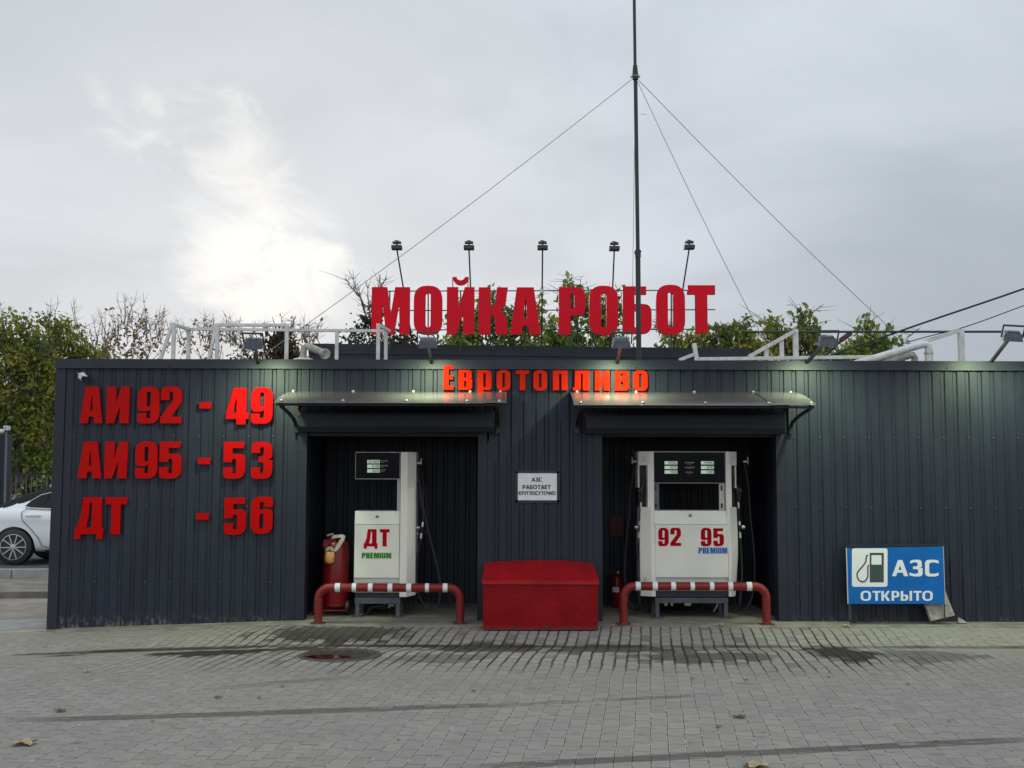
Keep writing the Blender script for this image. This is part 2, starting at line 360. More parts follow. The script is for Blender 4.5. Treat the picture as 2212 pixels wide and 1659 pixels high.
GL = {
 'О': [[(0, 0, .28), (.6, 0, .28), (.6, 1, .28), (0, 1, .28)], hole(.245, .15, .355, .85, .055)],
 'И': [I_], 'Й': [I_, arc(.285, 1.215, .17, .17, 180, 360) + arc(.285, 1.215, .085, .07, 360, 180)],
 'М': [[(0, 0), (.21, 0), (.225, .66), (.31, 0), (.47, 0), (.575, .66), (.59, 0), (.8, 0), (.8, 1), (.49, 1), (.405, .44), (.32, 1), (0, 1)]],
 'К': [[(0, 0), (.25, 0), (.25, .44), (.31, .43, .05), (.345, .25, .1), (.36, 0), (.61, 0), (.59, .34, .1), (.46, .51, .05), (.56, .62, .12), (.61, 1), (.38, 1), (.35, .66, .08), (.29, .575, .04), (.25, .57), (.25, 1), (0, 1)]],
 'А': [[(0, 0), (.24, 0), (.262, .18), (.388, .18), (.41, 0), (.65, 0), (.5, 1), (.14, 1)], [(.283, .35), (.367, .35), (.332, .74), (.318, .74)]],
 'Р': [[(0, 0), (.25, 0), (.25, .40), (.57, .40, .2), (.57, 1, .22), (0, 1)], [(.25, .55), (.33, .55, .04), (.33, .86, .04), (.25, .86)]],
 'Б': [[(0, 0), (.61, 0, .2), (.61, .63, .2), (.25, .63), (.25, .83), (.5, .83), (.5, 1), (0, 1)], [(.25, .14), (.36, .14, .04), (.36, .48, .04), (.25, .48)]],
 'Т': [[(.165, 0), (.415, 0), (.415, .81), (.58, .81), (.58, 1), (0, 1), (0, .81), (.165, .81)]],
 'Д': [[(0, -.13), (.16, -.13), (.16, 0), (.58, 0), (.58, -.13), (.74, -.13), (.74, .18), (.69, .18), (.69, 1), (.20, 1), (.15, .5, .2), (.05, .18), (0, .18)], [(.29, .18), (.44, .18), (.44, .84), (.375, .84), (.355, .5, .2)]],
 '4': [[(.28, 0), (.53, 0), (.53, .15), (.6, .15), (.6, .32), (.53, .32), (.53, 1), (.19, 1), (0, .33), (0, .15), (.28, .15)], [(.17, .32), (.28, .32), (.28, .74)]],
 '9': n9, '6': [[(.6 - p[0], 1 - p[1], *p[2:]) for p in c] for c in n9],
 '2': [[(0, 0), (.57, 0), (.57, .175), (.28, .175), (.57, .58, .12), (.57, 1, .25), (0, 1, .25), (0, .63), (.235, .63), (.235, .86, .05), (.335, .86, .05), (.335, .62, .08), (0, .17, .05)]],
 '5': [[(0, .31), (0, 0, .25), (.58, 0, .26), (.58, .68, .2), (.235, .68), (.235, .83), (.54, .83), (.54, 1), (0, 1), (0, .45), (.235, .45), (.235, .54, .05), (.34, .54, .05), (.34, .14, .05), (.235, .14, .05), (.235, .31)]],
 '3': [[(0, .31), (0, 0, .24), (.57, 0, .25), (.57, .5, .12), (.45, .53), (.56, .57, .12), (.56, 1, .25), (0, 1, .25), (0, .7), (.235, .7), (.235, .86, .05), (.33, .86, .05), (.33, .6, .06), (.19, .6), (.19, .45), (.335, .45, .06), (.335, .14, .05), (.235, .14, .05), (.235, .31)]],
 '-': [[(0, 0), (1, 0), (1, 1), (0, 1)]],
 'Е': [[(0, 0), (.47, 0), (.47, .17), (.25, .17), (.25, .415), (.44, .415), (.44, .58), (.25, .58), (.25, .83), (.46, .83), (.46, 1), (0, 1)]],
 'в': [[(0, 0), (.57, 0, .17), (.57, .53, .1), (.49, .55), (.55, .58, .1), (.55, 1, .17), (0, 1)], [(.24, .15), (.33, .15, .04), (.33, .45, .04), (.24, .45)], [(.24, .61), (.32, .61, .04), (.32, .86, .04), (.24, .86)]],
 'р': [[(0, -.12), (.24, -.12), (.24, .03), (.3, 0, .03), (.57, 0, .2), (.57, 1, .22), (0, 1)], hole(.24, .15, .335, .85)],
 'п': [[(0, 0), (.24, 0), (.24, .83), (.335, .83), (.335, 0), (.575, 0), (.575, 1), (0, 1)]],
 'л': [[(0, 0), (.29, 0, .16), (.29, .83), (.36, .83), (.36, 0), (.6, 0), (.6, 1), (.07, 1), (.06, .16, .04), (0, .16)]],
 'R': [[(0, 0), (.25, 0), (.25, .45), (.33, .43, .04), (.34, 0), (.58, 0), (.575, .43, .1), (.5, .5, .04), (.58, .58, .1), (.58, 1, .2), (0, 1)], [(.25, .6), (.335, .6, .04), (.335, .86, .04), (.25, .86)]],
 'I': [[(0, 0), (.25, 0), (.25, 1), (0, 1)]],
 'U': [[(0, 1), (0, 0, .25), (.58, 0, .25), (.58, 1), (.34, 1), (.34, .14, .045), (.24, .14, .045), (.24, 1)]],
}
GL['о'] = GL['О']; GL['т'] = GL['Т']; GL['и'] = GL['И']; GL['P'] = GL['Р']; GL['E'] = GL['Е']; GL['M'] = GL['М']

def curve_mesh(contours, depth):
    cu = bpy.data.curves.new('outline', 'CURVE'); cu.dimensions = '2D'; cu.fill_mode = 'BOTH'; cu.extrude = depth / 2
    for c in contours:
        sp = cu.splines.new('POLY'); sp.points.add(len(c) - 1); sp.use_cyclic_u = True
        for i, p in enumerate(c): sp.points[i].co = (p[0], p[1], 0, 1)
    o = bpy.data.objects.new('outline', cu); C.objects.link(o); bpy.context.view_layer.update()
    me = bpy.data.meshes.new_from_object(o.evaluated_get(bpy.context.evaluated_depsgraph_get()))
    bpy.data.objects.remove(o); bpy.data.curves.remove(cu); return me
def text_mesh(body, depth, offset=0.0, space=1.0):
    cu = bpy.data.curves.new('text', 'FONT'); cu.body = body; cu.extrude = depth / 2; cu.offset = offset; cu.space_character = space; cu.align_x = 'LEFT'
    o = bpy.data.objects.new('text', cu); C.objects.link(o); bpy.context.view_layer.update()
    me = bpy.data.meshes.new_from_object(o.evaluated_get(bpy.context.evaluated_depsgraph_get()))
    bpy.data.objects.remove(o); bpy.data.curves.remove(cu); return me
def orient(me, box, Y, flip=None):
    """stand a flat x/y mesh up in the x/z plane with its front at Y, inside box (x0, x1, z0, z1)"""
    x0, x1, z0, z1 = box
    xs = [v.co.x for v in me.vertices]; ys = [v.co.y for v in me.vertices]
    a, b, c, d = min(xs), max(xs), min(ys), max(ys)
    zmax = max(v.co.z for v in me.vertices)
    for v in me.vertices:
        x, y, z = v.co
        v.co = (x0 + (x - a) / (b - a) * (x1 - x0), Y + (zmax - z), z0 + (y - c) / (d - c) * (z1 - z0))
    return me
def glyph(ch, px0, px1, py0, py1, Y, depth, name, m, parent):
    """one cut letter filling the given extent on the vertical plane Y; py0 top, py1 foot of the capital"""
    pm = (px0 + px1) / 2; ym = (py0 + py1) / 2
    x0 = P(px0, ym, Y).x; x1 = P(px1, ym, Y).x; zt = P(pm, py0, Y).z; zb = P(pm, py1, Y).z
    cs = [rnd(c) for c in GL[ch]]
    xs = [p[0] for c in cs for p in c]; a, b = min(xs), max(xs)
    sx = (x1 - x0) / (b - a); sz = (zt - zb)
    cs = [[((p[0] - a) * sx, p[1] * sz) for p in c] for c in cs]
    me = curve_mesh(cs, depth)
    zm = max(v.co.z for v in me.vertices)
    for v in me.vertices: v.co = (x0 + v.co.x, Y + (zm - v.co.z), zb + v.co.y)
    return link(name, me, m, parent)
SANS_B = [(0, 0), (.62, 0, .3), (.62, .62, .3), (.2, .62)]
SANS_H = [(.2, .15), (.4, .15, .13), (.4, .47, .13), (.2, .47)]
SANS = {
 'А': [[(0, 0), (.2, 0), (.265, .22), (.535, .22), (.6, 0), (.81, 0), (.515, 1), (.295, 1)], [(.32, .38), (.48, .38), (.4, .68)]],
 'З': [[(0, .05), (.25, -.02, .2), (.66, -.02, .3), (.66, .52, .2), (.49, .52), (.62, .56, .16), (.62, 1.02, .28), (.22, 1.02, .2), (.04, .95), (.04, .77), (.2, .86, .1), (.41, .86, .12), (.41, .60, .12), (.18, .60), (.18, .44), (.44, .44, .13), (.44, .15, .14), (.2, .15, .1), (0, .23)]],
 'С': [[(.68, .96), (.5, 1.02, .2), (0, 1.02, .55), (0, -.02, .55), (.5, -.02, .2), (.68, .04), (.68, .22), (.5, .15, .15), (.21, .15, .36), (.21, .85, .36), (.5, .85, .15), (.68, .78)]],
 'О': [[(0, -.02, .5), (.86, -.02, .5), (.86, 1.02, .5), (0, 1.02, .5)], [(.21, .15, .3), (.65, .15, .3), (.65, .85, .3), (.21, .85, .3)]],
 'Т': [[(.24, 0), (.44, 0), (.44, .83), (.68, .83), (.68, 1), (0, 1), (0, .83), (.24, .83)]],
 'К': [[(0, 0), (.2, 0), (.2, .42), (.26, .42), (.47, 0), (.72, 0), (.44, .5), (.7, 1), (.48, 1), (.27, .58), (.2, .58), (.2, 1), (0, 1)]],
 'Р': [[(0, 0), (.2, 0), (.2, .34), (.64, .34, .32), (.64, 1, .32), (0, 1)], [(.2, .5), (.43, .5, .16), (.43, .84, .16), (.2, .84)]],
 'Ы': [SANS_B + [(.2, 1), (0, 1)], SANS_H, [(.73, 0), (.93, 0), (.93, 1), (.73, 1)]],
 'Б': [SANS_B + [(.2, .84), (.56, .84), (.56, 1), (0, 1)], SANS_H],
 'Е': [[(0, 0), (.56, 0), (.56, .16), (.2, .16), (.2, .43), (.52, .43), (.52, .59), (.2, .59), (.2, .84), (.56, .84), (.56, 1), (0, 1)]],
 'Г': [[(0, 0), (.2, 0), (.2, .84), (.54, .84), (.54, 1), (0, 1)]],
 'Л': [[(0, -.01), (.24, -.01, .14), (.32, .84), (.52, .84), (.52, 0), (.72, 0), (.72, 1), (.14, 1), (.10, .16, .06), (0, .15)]],
 'У': [[(.05, -.01), (.32, -.01, .16), (.70, 1), (.49, 1), (.36, .52), (.21, 1), (0, 1), (.26, .32), (.20, .15, .08), (.05, .16)]],
 'Ч': [[(.44, 0), (.64, 0), (.64, 1), (.44, 1), (.44, .57), (.2, .52, .14), (.2, 1), (0, 1), (0, .36, .22), (.44, .38)]],
 'Н': [[(0, 0), (.2, 0), (.2, .42), (.47, .42), (.47, 0), (.67, 0), (.67, 1), (.47, 1), (.47, .59), (.2, .59), (.2, 1), (0, 1)]],
}
def sans_mesh(body, depth, gap=.12):
    cs = []; xx = 0
    for ch in body:
        g = [rnd(c) for c in SANS[ch]]
        cs += [[(p[0] + xx, p[1]) for p in c] for c in g]; xx += max(p[0] for c in g for p in c) + gap * (.5 if ch in 'ТГА' else 1)
    return curve_mesh(cs, depth)
def words_px(body, px0, px1, py0, py1, Y, depth, name, m, parent, offset=0.02, space=1.0):
    pm = (px0 + px1) / 2; ym = (py0 + py1) / 2
    me = sans_mesh(body, depth) if all(ch in SANS for ch in body) else text_mesh(body, depth, 0.0, space)
    orient(me, (P(px0, ym, Y).x, P(px1, ym, Y).x, P(pm, py1, Y).z, P(pm, py0, Y).z), Y)
    return link(name, me, m, parent)

# ================================================================ SETTING
F = 12.3                       # the plane of the front wall
def zfall(x): return -0.036 * max(0.0, -2.3 - x) if x > -5.6 else -0.119 - 0.004 * (-5.6 - x)
def zg(x, y):
    k = min(1.0, max(0.0, (y - 7.0) / 4.5)); k = k * k * (3 - 2 * k)
    return -0.062 * math.exp(-((y - 10.95) / 0.5) ** 2) + zfall(x) * k

def sheet(name, m, xs, ys, zf):
    b = MB(); nx = len(xs)
    for y in ys:
        for x in xs: b.v.append((x, y, zf(x, y)))
    for j in range(len(ys) - 1):
        for i in range(nx - 1): b.f.append((j * nx + i, j * nx + i + 1, (j + 1) * nx + i + 1, (j + 1) * nx + i))
    return struct(b.build(name, m, recalc=False, smooth=True))
def lin(a, b, n): return [a + (b - a) * i / n for i in range(n + 1)]

# --- paving of grey concrete blocks, laid 7 degrees off the wall
m = bpy.data.materials.new('block_paving'); m.use_nodes = True; t = NT(m.node_tree); t.n.clear()
o = t.obj(); x, y, z = t.xyz(o)
wob = t.noise(o, 1.3, 2.0); wob2 = t.noise(t.comb(t.m('ADD', x, 31.0), y), 1.5, 2.0)
xa = t.m('ADD', x, t.m('MULTIPLY', t.m('SUBTRACT', wob, 0.5), 0.05)); ya = t.m('ADD', y, t.m('MULTIPLY', t.m('SUBTRACT', wob2, 0.5), 0.06))
A7 = R(7.03); ca, sa = math.cos(A7), math.sin(A7)
u = t.m('DIVIDE', t.m('SUBTRACT', t.m('MULTIPLY', xa, ca), t.m('MULTIPLY', ya, sa)), 0.1035)
v = t.m('DIVIDE', t.m('ADD', t.m('MULTIPLY', xa, sa), t.m('MULTIPLY', ya, ca)), 0.204)
cu_ = t.m('FLOOR', u); fu = t.m('FRACT', u)
w1 = t.node('ShaderNodeTexWhiteNoise', {'W': cu_}, noise_dimensions='1D').outputs[0]
v2 = t.m('ADD', v, t.m('ADD', t.m('MULTIPLY', t.m('MODULO', cu_, 2.0), 0.5), t.m('MULTIPLY', w1, 0.35)))
cv_ = t.m('FLOOR', v2); fv = t.m('FRACT', v2)
rndb = t.node('ShaderNodeTexWhiteNoise', {'Vector': t.comb(cu_, cv_)}, noise_dimensions='2D').outputs[0]
du = t.m('MULTIPLY', t.m('MINIMUM', fu, t.m('SUBTRACT', 1.0, fu)), 0.1035)
dv = t.m('MULTIPLY', t.m('MINIMUM', fv, t.m('SUBTRACT', 1.0, fv)), 0.204)
edge = t.noise(o, 55.0, 2.0)
du = t.m('ADD', du, t.m('MULTIPLY', t.m('SUBTRACT', edge, 0.5), 0.004))
dv = t.m('ADD', dv, t.m('MULTIPLY', t.m('SUBTRACT', edge, 0.5), 0.003))
nearw = t.m('MULTIPLY', t.ss(t.m('ADD', y, t.m('MULTIPLY', t.m('SUBTRACT', t.noise(o, 1.1, 3.0), 0.5), 0.9)), 8.9, 9.7), t.m('ADD', 0.15, t.m('MULTIPLY', t.m('MULTIPLY', t.ss(x, -4.2, -2.0), t.m('SUBTRACT', 1.0, t.ss(x, 2.9, 4.6))), 0.85)))                                    # joints washed out towards the gutter
rowgap = t.noise(t.comb(cu_, t.m('MULTIPLY', y, 0.35)), 3.7, 1.0)
ju = t.m('SUBTRACT', 1.0, t.ss(du, 0.0045, t.m('ADD', 0.0095, t.m('MULTIPLY', nearw, 0.006))))
jcore = t.m('MULTIPLY', t.m('SUBTRACT', 1.0, t.ss(du, 0.0010, 0.0036)), t.ss(t.noise(o, 7.0, 3.0), 0.30, 0.48))
nbr = t.ss(t.noise(t.comb(t.m('MULTIPLY', cu_, 3.7), t.m('MULTIPLY', y, 1.6)), 1.0, 2.0, 0.6), 0.36, 0.56)
nearw = t.m('MULTIPLY', nearw, t.m('ADD', 0.30, t.m('MULTIPLY', nbr, 0.70)))
jv = t.m('SUBTRACT', 1.0, t.ss(dv, t.m('ADD', 0.0014, t.m('MULTIPLY', nearw, 0.003)), t.m('ADD', 0.0042, t.m('MULTIPLY', nearw, 0.006))))
fine = t.noise(o, 160.0, 4.0, 0.7); mid = t.noise(o, 9.0, 4.0, 0.6); big = t.noise(o, 0.55, 4.0, 0.6)
c = t.mix(rndb, (0.262, 0.245, 0.213), (0.312, 0.292, 0.256))
c = t.mix(t.m('MULTIPLY', t.ss(fine, 0.35, 0.7), 0.35), c, (0.34, 0.33, 0.31))
c = t.mix(t.m('MULTIPLY', t.ss(mid, 0.52, 0.70), 0.45), c, (0.17, 0.16, 0.148))
c = t.mix(t.m('MULTIPLY', t.ss(big, 0.42, 0.62), 0.30), c, (0.225, 0.212, 0.190))
# small dark spots and rubbed scuffs
spot = t.m('MULTIPLY', t.ss(t.noise(t.comb(t.m('MULTIPLY', x, 1.0), t.m('MULTIPLY', y, 2.2)), 5.5, 3.0, 0.5, 0.4), 0.66, 0.74), 0.55)
c = t.mix(spot, c, (0.085, 0.080, 0.075))
fleck = t.m('MULTIPLY', t.ss(t.noise(t.comb(x, t.m('MULTIPLY', y, 1.4), 9.0), 17.0, 2.0, 0.5), 0.70, 0.76), 0.7)
c = t.mix(fleck, c, (0.075, 0.062, 0.050))
# sand in the long joints, dark earth in the washed-out ones
sandn = t.ss(t.noise(o, 26.0, 3.0, 0.6), 0.42, 0.60)
sand = t.mix(sandn, (0.27, 0.24, 0.195), (0.49, 0.455, 0.385))
jcol = t.mix(nearw, sand, (0.026, 0.021, 0.017))
c = t.mix(t.m('MULTIPLY', ju, 0.88), c, jcol)
c = t.mix(t.m('MULTIPLY', jcore, 0.9), c, (0.050, 0.043, 0.036))
c = t.mix(t.m('MULTIPLY', jv, 0.82), c, (0.075, 0.067, 0.058))
c = t.mix(t.m('MULTIPLY', t.m('MULTIPLY', t.ss(rndb, 0.86, 0.94), nearw), 0.6), c, (0.10, 0.085, 0.070))
# stains: oil, tyre tracks of water, the gutter
def ell(cx, cy, rx, ry, ns=0.6, sc=2.2, ang=0.0):
    X_ = t.m('SUBTRACT', x, cx); Y_ = t.m('SUBTRACT', y, cy)
    if ang:
        X2 = t.m('ADD', t.m('MULTIPLY', X_, math.cos(ang)), t.m('MULTIPLY', Y_, math.sin(ang)))
        Y_ = t.m('SUBTRACT', t.m('MULTIPLY', Y_, math.cos(ang)), t.m('MULTIPLY', X_, math.sin(ang))); X_ = X2
    q = t.m('SQRT', t.m('ADD', t.m('POWER', t.m('ABSOLUTE', t.m('DIVIDE', X_, rx)), 2.0), t.m('POWER', t.m('ABSOLUTE', t.m('DIVIDE', Y_, ry)), 2.0)))
    q = t.m('ADD', q, t.m('MULTIPLY', t.m('SUBTRACT', t.noise(o, sc, 5.0, 0.7), 0.5), ns))
    q = t.m('ADD', q, t.m('MULTIPLY', t.m('SUBTRACT', rndb, 0.5), 0.45))
    q = t.m('SUBTRACT', q, t.m('MULTIPLY', t.m('MAXIMUM', ju, jv), 0.22))
    return t.m('SUBTRACT', 1.0, t.ss(q, 0.70, 1.0))
def band(p0, p1, w, ns=0.10, sc=2.0, br=0.5):
    a = G(*p0); b_ = G(*p1); k = (b_.y - a.y) / (b_.x - a.x)
    d = t.m('ABSOLUTE', t.m('ADD', t.m('SUBTRACT', t.m('SUBTRACT', y, a.y), t.m('MULTIPLY', t.m('SUBTRACT', x, a.x), k)), t.m('MULTIPLY', t.m('SUBTRACT', t.noise(o, sc, 3.0), 0.5), ns)))
    mk = t.m('SUBTRACT', 1.0, t.ss(d, w * 0.8, w * 1.05))
    patch = t.ss(t.m('ADD', t.noise(t.comb(t.m('MULTIPLY', x, 0.8), t.m('MULTIPLY', y, 4.0)), 3.6, 5.0, 0.75), t.m('MULTIPLY', t.m('SUBTRACT', rndb, 0.5), 0.12)), br - 0.06, br + 0.05)
    lo, hi = min(a.x, b_.x), max(a.x, b_.x)
    ends = t.m('MULTIPLY', t.ss(x, lo - 0.3, lo + 0.3), t.m('SUBTRACT', 1.0, t.ss(x, hi - 0.3, hi + 0.3)))
    return t.m('MULTIPLY', t.m('MULTIPLY', mk, patch), ends)
wet = t.m('MULTIPLY', band((60, 1556), (1110, 1522), 0.085, 0.08, 1.5, 0.42), 0.75)
for args, k in ((((1106, 1522), (1520, 1502), 0.06, 0.05, 1.5, 0.5), 0.6), (((1060, 1655), (2212, 1597), 0.075, 0.05, 1.5, 0.40), 0.8), (((480, 1486), (760, 1462), 0.10, 0.06, 1.5, 0.45), 0.4)):
    wet = t.m('MAXIMUM', wet, t.m('MULTIPLY', band(*args), k))
oil = None
for px_, py_, rx_, ry_, k, ns in ((1810, 1410, 0.32, 0.72, 0.95, 0.5), (1620, 1426, 0.24, 0.30, 0.65, 1.2), (470, 1409, 0.62, 0.36, 0.95, 1.1), (640, 1398, 0.45, 0.30, 0.85, 1.2), (140, 1402, 0.24, 0.24, 0.8, 0.9),
                              (720, 1370, 0.80, 0.50, 0.9, 1.2), (300, 1389, 1.3, 0.12, 0.8, 0.9), (1060, 1398, 0.7, 0.5, 0.75, 1.5), (1500, 1426, 0.6, 0.4, 0.7, 1.6), (1980, 1420, .6, .5, .45, 1.6), (960, 1428, .5, .3, .45, 1.5), (1330, 1402, .9, .5, .7, 1.7)):
    p = G(px_, py_, -0.03); e = t.m('MULTIPLY', ell(p.x, p.y, rx_, ry_, ns, 3.0), k)
    oil = e if oil is None else t.m('MAXIMUM', oil, e)
# gutter: the lowest row, full of wet dirt
gy = t.m('ADD', 10.97, t.m('MULTIPLY', t.m('SUBTRACT', t.noise(t.comb(x, 0.0), 0.7, 2.0), 0.5), 0.10))
gd = t.m('ABSOLUTE', t.m('SUBTRACT', y, gy))
gut = t.m('MULTIPLY', t.m('SUBTRACT', 1.0, t.ss(gd, 0.05, 0.11)), t.m('MULTIPLY', t.ss(x, -4.7, -3.8), t.m('ADD', 0.45, t.m('MULTIPLY', t.ss(t.noise(t.comb(x, 0.0, 4.0), 1.1, 2.0), 0.4, 0.6), 0.5))))
c = t.mix(t.m('MULTIPLY', wet, 0.85), c, (0.055, 0.046, 0.040))
c = t.mix(t.m('MULTIPLY', oil, 0.95), c, (0.020, 0.016, 0.014))
c = t.mix(gut, c, (0.042, 0.030, 0.023))
# greenish grey dust against the building
du_ = t.m('MULTIPLY', t.ss(y, 11.1, 11.9), 0.2); c = t.mix(du_, c, (0.24, 0.225, 0.185))
bs = t.node('ShaderNodeBsdfPrincipled', {'Base Color': c, 'Specular IOR Level': 0.18})
wt_ = t.m('MAXIMUM', t.m('MAXIMUM', wet, oil), gut)
t.put(bs.inputs['Roughness'], t.m('SUBTRACT', 0.9, t.m('MULTIPLY', wt_, 0.12)))
hgt = t.m('SUBTRACT', t.m('ADD', t.m('MULTIPLY', rndb, 0.25), t.m('MULTIPLY', fine, 0.12)), t.m('ADD', t.m('MULTIPLY', ju, t.m('ADD', 0.15, t.m('MULTIPLY', nearw, 0.85))), t.m('ADD', t.m('MULTIPLY', jv, 0.6), t.m('MULTIPLY', jcore, 0.3))))
bn = t.node('ShaderNodeBump', {'Strength': 0.8, 'Distance': 0.008, 'Height': hgt}); t.put(bs.inputs['Normal'], bn.outputs[0])
t.node('ShaderNodeOutputMaterial', {0: bs.outputs[0]}); M['paving'] = m

M['concrete'] = mat('apron_concrete', (0.27, 0.245, 0.20), 0.85, col2=(0.17, 0.155, 0.13), vscale=3.5, bump=0.4, bscale=70)
M['dirt'] = mat('dry_dirt', (0.36, 0.315, 0.255), 0.95, col2=(0.26, 0.225, 0.18), vscale=2.5, bump=0.5, bscale=40)
M['asphalt'] = mat('asphalt', (0.085, 0.085, 0.088), 0.85, var=0.2, vscale=5, bump=0.3, bscale=90)
M['kerbst'] = mat('kerb_stone', (0.33, 0.33, 0.32), 0.85, var=0.15, vscale=6, bump=0.3, bscale=60)
M['earth'] = mat('far_ground', (0.13, 0.12, 0.085), 0.95, var=0.3, vscale=0.5)

struct(MB().add([(-600, -200, -0.6), (600, -200, -0.6), (600, 900, -0.6), (-600, 900, -0.6)], [(0, 1, 2, 3)]).build('ground', 'earth', recalc=False))
ys = lin(-6, 7, 26) + lin(7.15, 12.2, 34)
sheet('block_paving', 'paving', lin(-14, -5.6, 12) + lin(-5.45, 12, 70), ys, zg)
# dusty strip beside the building, the footway edge, kerb and street
ROADA = R(5)
sheet('dirt_strip', 'dirt', lin(-15, -4.9, 20), lin(12.2, 15.6, 10), lambda x, y: zg(x, 12.2) * 1.0 - 0.004 + 0.012 * math.sin(x * 2.1 + y * 3))
def strip_poly(name, m, pts, z0, z1, bevel=0.0):
    b = MB(); n = len(pts)
    b.v = [(p[0], p[1], z0) for p in pts] + [(p[0], p[1], z1) for p in pts]
    b.f = [tuple(range(n, 2 * n))] + [(i, (i + 1) % n, n + (i + 1) % n, n + i) for i in range(n)]
    return struct(b.build(name, m, bevel=bevel))
strip_poly('footway', 'concrete', [(-16, 15.25), (-12.0, 15.45), (-8.9, 15.62), (-6.6, 15.9), (-4.0, 16.1), (14, 17.6), (14, 19.0), (-4, 18.2), (-16, 17.5)], -0.55, -0.055)
kb = MB()
for i in range(26):
    xk = -16 + i * 1.0; yk = 17.25 + (xk + 16) * 0.09
    kb.hexa([(xk + .006, yk, -.3), (xk + .994, yk + .09, -.3), (xk + .994, yk + .24, -.3), (xk + .006, yk + .15, -.3)], [(xk + .006, yk, .085), (xk + .994, yk + .09, .085), (xk + .994, yk + .24, .085), (xk + .006, yk + .15, .085)])
struct(kb.build('kerb', 'kerbst', bevel=0.012))
strip_poly('road', 'asphalt', [(-60, 14.0), (-16, 17.38), (14, 20.08), (60, 24), (60, 32), (-60, 25)], -0.5, -0.06)

# concrete apron under the wall and inside the two bays
ap = MB(); fr = []
n = 90
for i in range(n + 1):
    xx = -4.9 + 11.7 * i / n
    base = 11.93 + 0.05 * math.sin(xx * 1.7) + random.uniform(-.02, .02)
    if xx < -2.4: base = 12.02 + 0.06 * math.sin(xx * 2.3) + random.uniform(-.03, .03)
    fr.append((xx, base))
for xx, yy in fr:
    zt = zg(xx, 12.2); ap.v += [(xx, yy, zt - 0.10), (xx, yy, zt + 0.006), (xx, yy + 0.05, zt + 0.014), (xx, 12.9, zt + 0.018), (xx, 14.3, zt + 0.03)]
for i in range(n):
    for k in range(4): a = i * 5 + k; ap.f.append((a, a + 5, a + 6, a + 1))
struct(ap.build('concrete_apron', 'concrete', recalc=False, smooth=False))

# ================================================================ BUILDING
XL = P(113, 1100, F).x; XR = 6.9
ZTOP = Z(778, F); ZFL = Z(796, F)
D1 = (P(661, 1100, F).x, P(1032, 1100, F).x); D2 = (P(1301, 1100, F).x, P(1678, 1100, F).x)
ZD = Z(934, F)
bld = thing('filling_station_building', ((XL + XR) / 2, F, 0), 'long low graphite building of ribbed metal sheets with two open pump bays', 'building')
PER = 0.1375
def clad(b, x0, x1, zb, z1, y, phase=0.0, depth=0.013, prof=(0.0, 0.58, 0.67, 0.91, 1.0), screws=(), sc=None):
    """trapezoidal sheet facing -y; zb is a height or a function of x"""
    zf = zb if callable(zb) else (lambda _x: zb)
    xs = [(x0, None)]
    k = math.floor((x0 - phase) / PER) - 1
    pts = []
    while True:
        s = phase + k * PER
        if s > x1: break
        for f_, d_ in ((prof[0], 0), (prof[1], 0), (prof[2], depth), (prof[3], depth)):
            pts.append((s + f_ * PER, d_))
        k += 1
    pts.append((phase + k * PER, 0))
    def dep(xx):
        for (a, da), (c_, dc) in zip(pts, pts[1:]):
            if a <= xx <= c_: return da + (dc - da) * ((xx - a) / max(1e-9, c_ - a))
        return 0
    line = [(x0, dep(x0))] + [p for p in pts if x0 < p[0] < x1] + [(x1, dep(x1))]
    o_ = len(b.v)
    for xx, d_ in line: b.v += [(xx, y + d_, zf(xx)), (xx, y + d_, z1)]
    for i in range(len(line) - 1): b.f.append((o_ + 2 * i, o_ + 2 * i + 2, o_ + 2 * i + 3, o_ + 2 * i + 1))
    for zs in screws:
        k = math.floor((x0 - phase) / PER) + 1
        while phase + k * PER + 0.8 * PER < x1:
            if k % 2 == 0: s0_ = len(b.f); b.lathe([(0.0095, 0.0), (0.0095, -0.005), (0.006, -0.011)], (phase + (k + 0.78) * PER, y + depth, zs), 6, 'Y'); sc += range(s0_, len(b.f))
            k += 1
fsc = []; fw = MB(); ft = lambda xx: zg(xx, 12.25) + 0.012
SC = (2.02, 1.25, 0.42)
clad(fw, XL + 0.02, D1[0] - 0.10, ft, ZFL + 0.01, F, screws=SC, sc=fsc)
clad(fw, D1[0] - 0.10, D1[1] + 0.12, ZD + 0.02, ZFL + 0.01, F)
clad(fw, D1[1] + 0.12, D2[0] - 0.10, ft, ZFL + 0.01, F, screws=SC, sc=fsc)
clad(fw, D2[0] - 0.10, D2[1] + 0.10, ZD + 0.02, ZFL + 0.01, F)
clad(fw, D2[1] + 0.10, XR, ft, ZFL + 0.01, F, screws=SC, sc=fsc)
fwo = fw.build('front_wall', 'wall', bld, recalc=False)
fwo.data.materials.append(M['screw'])
for k_ in fsc: fwo.data.polygons[k_].material_index = 1
